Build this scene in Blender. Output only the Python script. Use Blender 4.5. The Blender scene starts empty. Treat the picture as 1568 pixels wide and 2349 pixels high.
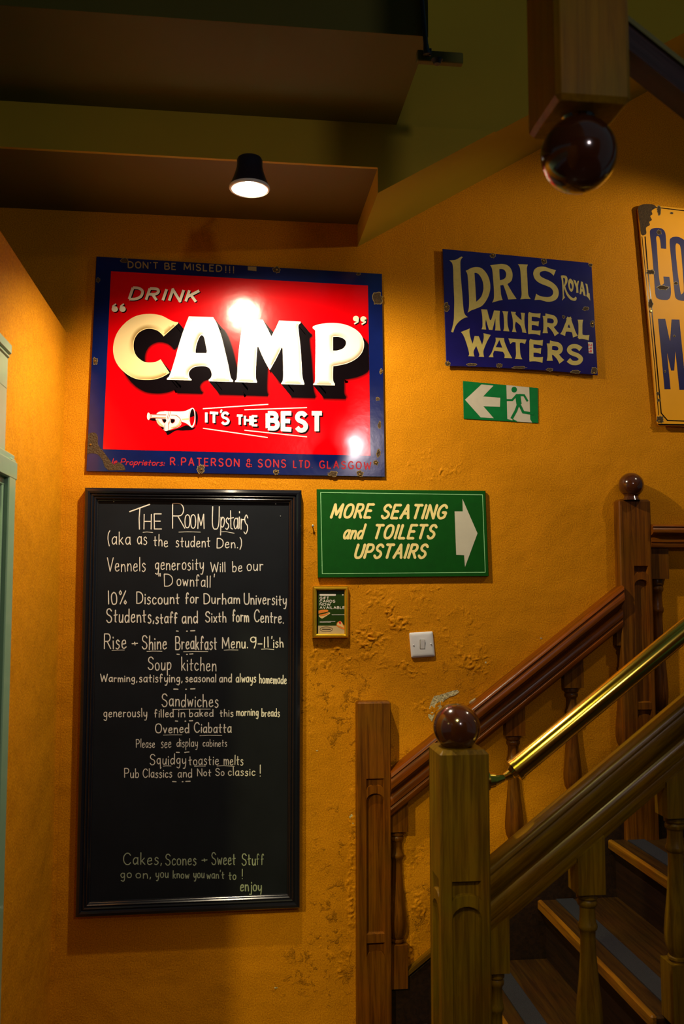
import bpy, math, random
import numpy as np
from mathutils import Vector, Matrix
from mathutils.geometry import tessellate_polygon
random.seed(7)
SC = bpy.context.scene
COL = SC.collection

# ------------------------------------------------------------------ camera
EYE = 1.63; FPX = 2100.0
PITCH, YAW = math.radians(4.53), math.radians(6.93)
cp, sp, cy, sy = math.cos(PITCH), math.sin(PITCH), math.cos(YAW), math.sin(YAW)
FW = Vector((sy*cp, cy*cp, sp)); RT = Vector((cy, -sy, 0)); UP = RT.cross(FW)
cam_d = bpy.data.cameras.new('camera'); cam = bpy.data.objects.new('camera', cam_d); COL.objects.link(cam)
cam_d.sensor_fit = 'VERTICAL'; cam_d.sensor_height = 36.0; cam_d.sensor_width = 36.0*1568/2349
cam_d.lens = 36.0*FPX/2349
cam_d.clip_start = 0.05
M = Matrix.Identity(4)
for i in range(3):
    M[i][0], M[i][1], M[i][2] = RT[i], UP[i], -FW[i]
M[2][3] = EYE
cam.matrix_world = M
cam_d.dof.use_dof = True; cam_d.dof.focus_distance = 3.1; cam_d.dof.aperture_fstop = 4.0
SC.camera = cam

# ------------------------------------------------------------------ world, view
w = bpy.data.worlds.new('world'); SC.world = w; w.use_nodes = True
bg = w.node_tree.nodes['Background']
bg.inputs[0].default_value = (0.42, 0.86, 1.0, 1); bg.inputs[1].default_value = 0.055
SC.view_settings.view_transform = 'Standard'; SC.view_settings.look = 'None'
SC.view_settings.gamma = 1.0; SC.view_settings.use_curve_mapping = False
SC.view_settings.exposure = 0.0
WARM = (1.0, 0.83, 0.58)
LAMP_W = dict(main=80.0, right=19.0, left=2.5)
def room_light(name, loc, energy, color, size, target):
    l = bpy.data.lights.new(name, 'AREA'); l.energy = energy; l.color = color; l.shape = 'DISK'; l.size = size
    o = bpy.data.objects.new(name, l); COL.objects.link(o); o.location = loc
    o.rotation_euler = (Vector(target)-Vector(loc)).to_track_quat('-Z', 'Y').to_euler()
room_light('room_lamp_light', (0.92, -0.95, 2.72), 8.0, (1.0, 0.84, 0.86), 0.20, (0.6, 3.0, 1.6))
def down_spot(loc, energy, size, blend, aim, soft=0.12):
    l = bpy.data.lights.new('fill_and_hall_light', 'SPOT'); l.energy = energy; l.color = (1.0, 0.84, 0.30); l.spot_size = math.radians(size); l.spot_blend = blend; l.shadow_soft_size = soft
    o = bpy.data.objects.new('fill_and_hall_light', l); COL.objects.link(o); o.location = loc; o.rotation_euler = (Vector(aim)-Vector(loc)).to_track_quat('-Z', 'Y').to_euler()
down_spot((0.30, 0.80, 2.5), 40.0, 46, 1.0, (0.53, 2.15, 0.95))  # added fill with no lamp there, brightens the front newel
down_spot((-1.295, 0.97, 2.20), 110.0, 46, 0.5, (0.12, 3.1, 0.80), 0.05)   # the hall lamp, shining in through the open doorway on the left

# ------------------------------------------------------------------ materials
def new_mat(name):
    m = bpy.data.materials.new(name); m.use_nodes = True
    nt = m.node_tree; return m, nt, nt.nodes['Principled BSDF']
def N(nt, t, **kw):
    n = nt.nodes.new(t)
    for k, v in kw.items():
        if k in n.inputs.keys(): n.inputs[k].default_value = v
        else: setattr(n, k, v)
    return n
def mat(name, c, rough=0.5, metal=0.0, var=0.12, scale=30, bump=0.0, bscale=80, coat=0.0, spec=0.5, emit=None, estr=0):
    m, nt, b = new_mat(name)
    b.inputs['Roughness'].default_value = rough; b.inputs['Metallic'].default_value = metal
    b.inputs['Coat Weight'].default_value = coat; b.inputs['Specular IOR Level'].default_value = spec
    b.inputs['Coat Roughness'].default_value = 0.08
    tc = N(nt, 'ShaderNodeTexCoord'); nz = N(nt, 'ShaderNodeTexNoise', Scale=scale, Detail=4.0)
    nt.links.new(tc.outputs['Object'], nz.inputs['Vector'])
    mr = N(nt, 'ShaderNodeMix', data_type='RGBA')
    mr.inputs['A'].default_value = (*[x*(1-var) for x in c], 1); mr.inputs['B'].default_value = (*[min(1, x*(1+var)) for x in c], 1)
    nt.links.new(nz.outputs['Fac'], mr.inputs['Factor']); nt.links.new(mr.outputs['Result'], b.inputs['Base Color'])
    if bump:
        n2 = N(nt, 'ShaderNodeTexNoise', Scale=bscale, Detail=5.0); bp = N(nt, 'ShaderNodeBump', Strength=bump, Distance=0.01)
        nt.links.new(tc.outputs['Object'], n2.inputs['Vector']); nt.links.new(n2.outputs['Fac'], bp.inputs['Height'])
        nt.links.new(bp.outputs['Normal'], b.inputs['Normal'])
    if emit:
        b.inputs['Emission Color'].default_value = (*emit, 1); b.inputs['Emission Strength'].default_value = estr
    return m
def wood(name, c1, c2, rough=0.42, rot=0.0, coat=0.15, spec=0.25, axis='Z', sc=70, str_=0.25):
    m, nt, b = new_mat(name)
    tc = N(nt, 'ShaderNodeTexCoord'); mp = N(nt, 'ShaderNodeMapping')
    m0 = N(nt, 'ShaderNodeMapping'); m0.inputs['Rotation'].default_value = (0, rot, 0)
    mp.inputs['Scale'].default_value = {'Z': (sc, sc, 3.5), 'X': (3.5, sc, sc), 'Y': (sc, 3.5, sc)}[axis]
    n1 = N(nt, 'ShaderNodeTexNoise', Scale=1.0, Detail=6.0, Roughness=0.65, Distortion=0.6)
    n2 = N(nt, 'ShaderNodeTexNoise', Scale=9.0, Detail=3.0)
    cr = N(nt, 'ShaderNodeValToRGB'); cr.color_ramp.elements[0].position = 0.36; cr.color_ramp.elements[1].position = 0.62
    cr.color_ramp.elements[0].color = (*c2, 1); cr.color_ramp.elements[1].color = (*c1, 1)
    mx = N(nt, 'ShaderNodeMix', data_type='RGBA', blend_type='MULTIPLY'); mx.inputs['Factor'].default_value = 0.35
    L = nt.links.new
    L(tc.outputs['Object'], m0.inputs['Vector']); L(m0.outputs['Vector'], mp.inputs['Vector']); L(mp.outputs['Vector'], n1.inputs['Vector']); L(tc.outputs['Object'], n2.inputs['Vector'])
    L(n1.outputs['Fac'], cr.inputs['Fac']); L(cr.outputs['Color'], mx.inputs['A']); L(n2.outputs['Color'], mx.inputs['B'])
    L(mx.outputs['Result'], b.inputs['Base Color'])
    bp = N(nt, 'ShaderNodeBump', Strength=str_, Distance=0.004); L(n1.outputs['Fac'], bp.inputs['Height']); L(bp.outputs['Normal'], b.inputs['Normal'])
    b.inputs['Roughness'].default_value = rough; b.inputs['Coat Weight'].default_value = coat; b.inputs['Coat Roughness'].default_value = 0.18; b.inputs['Specular IOR Level'].default_value = spec
    return m
def plaster(name, c, peel=True):
    m, nt, b = new_mat(name); L = nt.links.new
    tc = N(nt, 'ShaderNodeTexCoord'); O = tc.outputs['Object']
    n1 = N(nt, 'ShaderNodeTexNoise', Scale=2.2, Detail=5.0); n2 = N(nt, 'ShaderNodeTexNoise', Scale=260.0, Detail=2.0)
    L(O, n1.inputs['Vector']); L(O, n2.inputs['Vector'])
    mx = N(nt, 'ShaderNodeMix', data_type='RGBA'); mx.inputs['A'].default_value = (*[x*0.84 for x in c], 1); mx.inputs['B'].default_value = (*[x*1.12 for x in c], 1)
    L(n1.outputs['Fac'], mx.inputs['Factor'])
    m2 = N(nt, 'ShaderNodeMix', data_type='RGBA', blend_type='OVERLAY'); m2.inputs['Factor'].default_value = 0.75
    L(mx.outputs['Result'], m2.inputs['A']); L(n2.outputs['Fac'], m2.inputs['B']); L(m2.outputs['Result'], b.inputs['Base Color'])
    b.inputs['Roughness'].default_value = 0.62; b.inputs['Specular IOR Level'].default_value = 0.08
    # relief: fine stipple + soft trowel waves + flaking patches
    st = N(nt, 'ShaderNodeTexNoise', Scale=150.0, Detail=4.0); wv = N(nt, 'ShaderNodeTexNoise', Scale=7.0, Detail=2.0)
    L(O, st.inputs['Vector']); L(O, wv.inputs['Vector'])
    a1 = N(nt, 'ShaderNodeMath', operation='MULTIPLY'); a1.inputs[1].default_value = 0.0011; L(st.outputs['Fac'], a1.inputs[0])
    a2 = N(nt, 'ShaderNodeMath', operation='MULTIPLY_ADD'); a2.inputs[1].default_value = 0.010; L(wv.outputs['Fac'], a2.inputs[0]); L(a1.outputs[0], a2.inputs[2])
    h = a2
    if peel:
        fl = N(nt, 'ShaderNodeTexNoise', Scale=34.0, Detail=8.0, Roughness=0.66, Distortion=0.4); L(O, fl.inputs['Vector'])
        fr = N(nt, 'ShaderNodeValToRGB'); fr.color_ramp.elements[0].position = 0.55; fr.color_ramp.elements[1].position = 0.68; L(fl.outputs['Fac'], fr.inputs['Fac'])
        ms = N(nt, 'ShaderNodeTexNoise', Scale=5.0, Detail=2.0); L(O, ms.inputs['Vector'])
        mrp = N(nt, 'ShaderNodeMapRange'); L(ms.outputs['Fac'], mrp.inputs['Value'])
        mrp.inputs['From Min'].default_value = 0.50; mrp.inputs['From Max'].default_value = 0.60
        sx = N(nt, 'ShaderNodeSeparateXYZ'); L(O, sx.inputs[0])
        def band(out, lo, hi, soft):
            p = N(nt, 'ShaderNodeMapRange'); p.inputs['From Min'].default_value = lo-soft; p.inputs['From Max'].default_value = lo; L(out, p.inputs['Value'])
            q = N(nt, 'ShaderNodeMapRange'); q.inputs['From Min'].default_value = hi+soft; q.inputs['From Max'].default_value = hi; L(out, q.inputs['Value'])
            r = N(nt, 'ShaderNodeMath', operation='MULTIPLY'); L(p.outputs[0], r.inputs[0]); L(q.outputs[0], r.inputs[1]); return r
        bx_, bz_ = band(sx.outputs['X'], 0.24, 0.78, 0.12), band(sx.outputs['Z'], 0.2, 1.62, 0.35)
        k = N(nt, 'ShaderNodeMath', operation='MULTIPLY'); L(bx_.outputs[0], k.inputs[0]); L(bz_.outputs[0], k.inputs[1])
        k2 = N(nt, 'ShaderNodeMath', operation='MULTIPLY'); L(k.outputs[0], k2.inputs[0]); L(mrp.outputs[0], k2.inputs[1])
        k3 = N(nt, 'ShaderNodeMath', operation='MULTIPLY'); L(k2.outputs[0], k3.inputs[0]); L(fr.outputs['Color'], k3.inputs[1])
        a3 = N(nt, 'ShaderNodeMath', operation='MULTIPLY_ADD'); a3.inputs[1].default_value = 0.0045; L(k3.outputs[0], a3.inputs[0]); L(a2.outputs[0], a3.inputs[2]); h = a3
    bp = N(nt, 'ShaderNodeBump', Strength=1.0, Distance=1.0); L(h.outputs[0], bp.inputs['Height']); L(bp.outputs['Normal'], b.inputs['Normal'])
    return m
def vcol_mat(name, rough=0.14, coat=0.8):
    m, nt, b = new_mat(name); v = N(nt, 'ShaderNodeVertexColor', layer_name='paint')
    nt.links.new(v.outputs['Color'], b.inputs['Base Color']); b.inputs['Roughness'].default_value = rough
    b.inputs['Coat Weight'].default_value = coat; b.inputs['Coat Roughness'].default_value = 0.06
    return m
ORANGE = (0.60, 0.235, 0.004)
MT = dict(
 wall=plaster('orange_plaster', ORANGE), wall2=plaster('orange_plaster_smooth', ORANGE, False),
 ceil=mat('ochre_ceiling_paint', (0.115, 0.088, 0.0005), 0.7, var=0.15, scale=3), band=mat('lit_ochre_paint', (0.44, 0.31, 0.002), 0.7, var=0.12, scale=3), ceil_shaded=mat('shaded_ochre_paint', (0.085, 0.086, 0.001), 0.7, scale=3),  # one ceiling paint in tones: faces lightened, undersides darkened, shade in the colour
 oak=wood('oak', (0.23, 0.125, 0.003), (0.11, 0.054, 0.0015), coat=0.05), oak_upper=wood('oak_upper', (0.33, 0.18, 0.004), (0.22, 0.115, 0.003), coat=0.0), oak_red=wood('oak_red', (0.25, 0.082, 0.002), (0.10, 0.030, 0.001), coat=0.06), oak_rail=wood('oak_rail', (0.21, 0.108, 0.003), (0.09, 0.042, 0.0015), 0.3, rot=0.647, axis='X', coat=0.15),  # upper oak is the same oak lightened, light put into its colour
 red_rail=wood('red_brown_rail', (0.27, 0.066, 0.002), (0.10, 0.026, 0.001), 0.30, rot=0.647, axis='X', coat=0.15),
 red_level=wood('red_brown_level', (0.30, 0.080, 0.003), (0.13, 0.035, 0.001), 0.30, axis='X', coat=0.15),
 turned=wood('turned_wood', (0.22, 0.072, 0.002), (0.09, 0.028, 0.001), 0.35, coat=0.15),
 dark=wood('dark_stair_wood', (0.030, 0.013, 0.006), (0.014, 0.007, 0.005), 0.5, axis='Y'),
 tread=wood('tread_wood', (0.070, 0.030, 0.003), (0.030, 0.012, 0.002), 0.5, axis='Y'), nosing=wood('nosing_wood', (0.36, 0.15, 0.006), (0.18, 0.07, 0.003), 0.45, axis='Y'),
 ball=mat('dark_polished_wood', (0.06, 0.016, 0.006), 0.16, var=0.4, scale=22, coat=1.0),
 strip=mat('blue_grey_grip_strip', (0.015, 0.018, 0.030), 0.7, bump=0.4, bscale=300),
 brass=mat('polished_brass', (0.85, 0.60, 0.08), 0.16, 1.0, var=0.05), gold=mat('gold_frame_paint', (0.85, 0.55, 0.03), 0.28, 0.75, var=0.1, scale=120),
 blue=mat('blue_enamel', (0.003, 0.010, 0.095), 0.16, var=0.35, scale=12, bump=0.05, bscale=14, coat=0.8),
 idris=mat('dark_blue_enamel', (0.009, 0.007, 0.115), 0.2, var=0.35, scale=14, bump=0.06, bscale=14, coat=0.6),
 red=mat('red_enamel', (0.72, 0.0, 0.003), 0.14, var=0.06, scale=6, bump=0.05, bscale=16, coat=0.8),
 cream=mat('cream_enamel', (0.86, 0.80, 0.62), 0.25, var=0.06, coat=0.4), white=mat('white_enamel', (0.92, 0.88, 0.78), 0.25, var=0.03, coat=0.4),
 olive=mat('yellow_cream_enamel', (0.56, 0.46, 0.13), 0.3, var=0.16, scale=90), dull=mat('dull_gold_lettering', (0.30, 0.22, 0.06), 0.35, var=0.1),
 redtext=mat('red_lettering', (0.40, 0.012, 0.02), 0.35, var=0.1), black=mat('black_enamel', (0.0035, 0.002, 0.003), 0.2, spec=0.12),
 rust=mat('rusted_metal', (0.060, 0.032, 0.008), 0.8, var=0.6, scale=160, bump=0.6, bscale=200), chip=mat('chipped_enamel_rim', (0.26, 0.18, 0.05), 0.5, var=0.3, scale=150),
 screw=mat('brass_screw', (0.55, 0.34, 0.08), 0.35, 0.9), steel=mat('zinc_screw', (0.5, 0.55, 0.5), 0.35, 0.9),
 slate=mat('chalkboard_black', (0.009, 0.0115, 0.016), 0.6, var=0.3, scale=9, spec=0.12), bframe=mat('black_gloss_frame', (0.008, 0.009, 0.014), 0.16, coat=0.6),
 chalk=mat('white_chalk', (0.80, 0.80, 0.72), 0.9, var=0.3, scale=110), chalk_dim=mat('faint_chalk', (0.34, 0.42, 0.30), 0.9, var=0.4, scale=110),
 green=mat('green_sign_paint', (0.002, 0.078, 0.004), 0.45, spec=0.2, var=0.2, scale=40), lime=mat('pale_green_line', (0.30, 0.70, 0.30), 0.4),
 yellow=mat('pale_yellow_lettering', (0.92, 0.78, 0.30), 0.4, var=0.05), greywhite=mat('grey_white_paint', (0.58, 0.56, 0.44), 0.45, var=0.08),
 egreen=mat('exit_green', (0.0, 0.15, 0.03), 0.45, spec=0.2, var=0.2, scale=40), ewhite=mat('exit_white', (0.52, 0.48, 0.38), 0.45, var=0.08, scale=60),
 mustard=mat('yellow_orange_enamel', (0.86, 0.38, 0.010), 0.5, var=0.1, scale=9, spec=0.2), navy=mat('navy_enamel', (0.008, 0.007, 0.085), 0.45, var=0.3, scale=30, spec=0.2),
 plast=mat('white_plastic', (0.74, 0.76, 0.80), 0.3, var=0.02), poster=mat('poster_green', (0.018, 0.05, 0.004), 0.25, var=0.1), sand=mat('poster_sand', (0.62, 0.48, 0.24), 0.3, var=0.06),
 bread=mat('poster_bread', (0.85, 0.25, 0.03), 0.3, var=0.2, scale=300), cake=mat('poster_cream', (0.85, 0.62, 0.25), 0.3, var=0.1, scale=300), berry=mat('poster_red', (0.75, 0.02, 0.03), 0.3),
 trim=mat('sage_green_gloss_paint', (0.25, 0.42, 0.27), 0.35, var=0.06, coat=0.2), iron=mat('dark_blue_iron', (0.010, 0.022, 0.045), 0.45), lampb=mat('lamp_black', (0.012, 0.014, 0.03), 0.35),
 reflector=mat('lamp_reflector', (0.30, 0.28, 0.25), 0.35, 0.6, var=0.02), rim=mat('white_lamp_rim', (0.9, 0.86, 0.76), 0.4),
 bulb=mat('glowing_bulb', (1, 1, 1), 0.4, emit=(1.0, 0.93, 0.80), estr=110.0),
 beam=wood('dark_purple_beam', (0.045, 0.018, 0.016), (0.018, 0.008, 0.010), 0.5, rot=-0.64, axis='X'), olivep=mat('olive_paint', (0.10, 0.105, 0.012), 0.5),
 raw=mat('exposed_pale_plaster', (0.62, 0.55, 0.30), 0.85, var=0.5, scale=90, bump=0.8, bscale=120),
 floor=wood('floor_boards', (0.10, 0.045, 0.015), (0.04, 0.018, 0.008), 0.5, axis='X'),
 glass=mat('dark_door_glass', (0.02, 0.025, 0.03), 0.08),
)
MT['paint'] = vcol_mat('airbrushed_enamel')

# ------------------------------------------------------------------ helpers
def obj(name, verts, faces, m, parent=None, smooth=False, colors=None):
    me = bpy.data.meshes.new(name); me.from_pydata([tuple(v) for v in verts], [], faces)
    me.materials.append(MT[m] if isinstance(m, str) else m)
    if smooth: me.polygons.foreach_set('use_smooth', [True]*len(me.polygons))
    if colors is not None:
        a = me.color_attributes.new('paint', 'FLOAT_COLOR', 'POINT')
        a.data.foreach_set('color', [c for col in colors for c in (*col, 1.0)])
    me.update(); o = bpy.data.objects.new(name, me); COL.objects.link(o)
    if parent: o.parent = parent
    return o
def thing(name, label, cat, group=None):
    o = bpy.data.objects.new(name, None); COL.objects.link(o); o.empty_display_size = 0.05
    o['label'] = label; o['category'] = cat
    if group: o['group'] = group
    return o
def settle(root, loc):
    """put the Empty at the thing's base, keeping its parts where they are"""
    root.location = loc
    for c in root.children:
        c.location = Vector(c.location) - Vector(loc)
def struct(o): o['kind'] = 'structure'; return o
class MB:
    def __init__(s): s.v = []; s.f = []
    def add(s, vs, fs):
        n = len(s.v); s.v += [tuple(v) for v in vs]; s.f += [tuple(i+n for i in f) for f in fs]; return s
    def box(s, x0, x1, y0, y1, z0, z1, b=0.0):
        if b <= 0:
            vs = [(x, y, z) for x in (x0, x1) for y in (y0, y1) for z in (z0, z1)]
            return s.add(vs, [(0, 1, 3, 2), (4, 6, 7, 5), (0, 4, 5, 1), (2, 3, 7, 6), (0, 2, 6, 4), (1, 5, 7, 3)])
        rings = []
        for z, i in ((z0, b), (z0+b, 0), (z1-b, 0), (z1, b)):
            a0, a1, c0, c1 = x0+i, x1-i, y0+i, y1-i
            rings.append([(a0+b-i*.6, c0, z), (a1-b+i*.6, c0, z), (a1, c0+b-i*.6, z), (a1, c1-b+i*.6, z), (a1-b+i*.6, c1, z), (a0+b-i*.6, c1, z), (a0, c1-b+i*.6, z), (a0, c0+b-i*.6, z)])
        vs = [p for r in rings for p in r]; fs = [tuple(range(7, -1, -1)), tuple(range(24, 32))]
        for k in range(3):
            for j in range(8): fs.append((k*8+j, k*8+(j+1) % 8, k*8+8+(j+1) % 8, k*8+8+j))
        return s.add(vs, fs)
    def lathe(s, prof, cx, cy, n=28, a0=0.0, a1=2*math.pi):
        full = abs(a1-a0-2*math.pi) < 1e-6; k = n if full else n+1; vs = []
        for r, z in prof:
            for j in range(k):
                a = a0+(a1-a0)*j/n; vs.append((cx+r*math.cos(a), cy+r*math.sin(a), z))
        fs = []
        for i in range(len(prof)-1):
            for j in range(n):
                j2 = (j+1) % k; fs.append((i*k+j, i*k+j2, (i+1)*k+j2, (i+1)*k+j))
        return s.add(vs, fs)
    def tube(s, p0, p1, r, n=20, r1=None, caps=True):
        p0, p1 = Vector(p0), Vector(p1); d = (p1-p0).normalized(); u = d.orthogonal().normalized(); v = d.cross(u); r1 = r if r1 is None else r1
        vs = [p0+(u*math.cos(2*math.pi*j/n)+v*math.sin(2*math.pi*j/n))*r for j in range(n)] + [p1+(u*math.cos(2*math.pi*j/n)+v*math.sin(2*math.pi*j/n))*r1 for j in range(n)]
        fs = [(j, (j+1) % n, n+(j+1) % n, n+j) for j in range(n)]
        if caps: fs += [tuple(range(n-1, -1, -1)), tuple(range(n, 2*n))]
        return s.add(vs, fs)
    def shear(s, sec, x0, x1, slope, xr):
        n = len(sec); vs = [(x, y, z+slope*(x-xr)) for x in (x0, x1) for y, z in sec]
        return s.add(vs, [(j, (j+1) % n, n+(j+1) % n, n+j) for j in range(n)] + [tuple(range(n-1, -1, -1)), tuple(range(n, 2*n))])
    def build(s, name, m, parent=None, smooth=False):
        o = obj(name, s.v, s.f, m, parent, smooth)
        if smooth:
            try: o.data.set_sharp_from_angle(angle=math.radians(38))
            except Exception: pass
        return o
def sphere(cx, cy, cz, r, name, m, parent, n=40, neck=None):
    prof = []
    for i in range(n//2+1):
        a = math.pi*i/(n//2); prof.append((max(1e-5, r*math.sin(a)), cz-r*math.cos(a)))
    b = MB().lathe(prof, cx, cy, n)
    if neck: b.lathe([(neck[0], neck[1]), (neck[0]*.8, (neck[1]+neck[2])/2), (neck[0], neck[2])], cx, cy, n)
    return b.build(name, m, parent, True)
# a pixel of the photograph turned into a point of the plane Y = const (or X = const)
def ray(px, py): return FW + RT*((px-784)/FPX) - UP*((py-1174.5)/FPX)
def at(px, py, Y):
    d = ray(px, py); q = d*(Y/d.y); return Vector((q.x, Y, q.z+EYE))
def atx(px, py, X):
    d = ray(px, py); q = d*(X/d.x); return Vector((X, q.y, q.z+EYE))

# ---- flat print on a plane
def catmull(pts, closed=False, k=6):
    n = len(pts); out = []
    for i in range(n if closed else n-1):
        g = (lambda j: pts[j % n]) if closed else (lambda j: pts[max(0, min(n-1, j))])
        p0, p1, p2, p3 = g(i-1), g(i), g(i+1), g(i+2)
        for j in range(k):
            t = j/k
            out.append(tuple(0.5*((2*p1[a])+(-p0[a]+p2[a])*t+(2*p0[a]-5*p1[a]+4*p2[a]-p3[a])*t*t+(-p0[a]+3*p1[a]-3*p2[a]+p3[a])*t**3) for a in range(2)))
    if not closed: out.append(tuple(pts[-1]))
    return out
def outline(s, o=(0, 0), sc=1.0, k=5):
    """'x,y x,y! ...' closed outline; '!' marks a corner; o and sc bring crop coordinates to the photograph's"""
    P = []; C = []
    for tkn in s.split():
        c = tkn.endswith('!'); x, y = tkn.rstrip('!').split(','); P.append((o[0]+float(x)/sc, o[1]+float(y)/sc)); C.append(c)
    if not any(C): return catmull(P, True, k)
    i0 = C.index(True); P = P[i0:]+P[:i0]+[P[i0]]; C = C[i0:]+C[:i0]+[True]
    out = []; st = 0
    for i in range(1, len(P)):
        if C[i]:
            seg = P[st:i+1]; out += (seg if len(seg) == 2 else catmull(seg, False, k))[:-1]; st = i
    return out
def poly_px(loops, Y, mb):
    vs = [[at(x, y, Y) for x, y in l] for l in loops]
    tris = tessellate_polygon([[Vector((v.x, v.z, 0)) for v in l] for l in vs])
    flat = [v for l in vs for v in l]
    fs = []
    for t in tris:
        a, b, c = (flat[i] for i in t)
        s = (b.x-a.x)*(c.z-a.z)-(b.z-a.z)*(c.x-a.x)
        fs.append(tuple(t) if s > 0 else tuple(reversed(t)))
    mb.add(flat, fs)
LAY = 0
def ribbon(pts, wd, Y, mb, cap='flat', flare=0.0, flen=0.2):
    """stroke in photograph pixels -> strip on plane Y (each stroke a hair above the one before, as paint is)"""
    global LAY
    LAY = (LAY+1) % 8; Y = Y-LAY*2.5e-5
    q = [pts[0]]
    for p in pts[1:]:
        if math.hypot(p[0]-q[-1][0], p[1]-q[-1][1]) > 0.05: q.append(p)
    if len(q) < 2: q = [q[0], (q[0][0]+0.6, q[0][1])]
    if flare:
        r = []
        for i in range(len(q)-1):
            L_ = math.hypot(q[i+1][0]-q[i][0], q[i+1][1]-q[i][1]); m_ = max(1, int(L_/(wd*0.35)))
            r += [(q[i][0]+(q[i+1][0]-q[i][0])*j/m_, q[i][1]+(q[i+1][1]-q[i][1])*j/m_) for j in range(m_)]
        q = r+[q[-1]]
    n = len(q); S = [0]
    for i in range(1, n): S.append(S[-1]+math.hypot(q[i][0]-q[i-1][0], q[i][1]-q[i-1][1]))
    closed = n > 4 and math.hypot(q[0][0]-q[-1][0], q[0][1]-q[-1][1]) < 0.3
    Lf, Rf = [], []
    for i in range(n):
        a = q[i-1] if i else (q[-2] if closed else q[0]); c = q[i+1] if i < n-1 else (q[1] if closed else q[-1]); b = q[i]
        def nm(p, r_):
            dx, dy = r_[0]-p[0], r_[1]-p[1]; l = math.hypot(dx, dy)
            return (-dy/l, dx/l) if l > 1e-9 else None
        n1, n2 = nm(a, b), nm(b, c); n1 = n1 or n2; n2 = n2 or n1
        mx, my = n1[0]+n2[0], n1[1]+n2[1]; l = math.hypot(mx, my)
        if l < 0.3: mx, my = n1; k = 1.0
        else: mx, my = mx/l, my/l; k = min(1.9, 1/max(0.3, mx*n1[0]+my*n1[1]))
        hw = wd/2
        if flare and not closed:
            e = min(S[i], S[-1]-S[i])/max(1e-6, wd*1.5)
            hw *= 1+flare*max(0, 1-e)**2
        Lf.append((b[0]+mx*hw*k, b[1]+my*hw*k)); Rf.append((b[0]-mx*hw*k, b[1]-my*hw*k))
    vs = [at(*p, Y) for p in Lf]+[at(*p, Y) for p in Rf]
    fs = [(i, i+1, n+i+1, n+i) for i in range(n-1)]
    mb.add(vs, fs)
    if cap == 'round' and not closed:
        for e, dY in ((q[0], 8e-6), (q[-1], 1.6e-5)):
            c8 = [at(e[0]+wd/2*math.cos(t*math.pi/4), e[1]+wd/2*math.sin(t*math.pi/4), Y-dY) for t in range(8)]; mb.add(c8, [tuple(range(8))])
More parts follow.
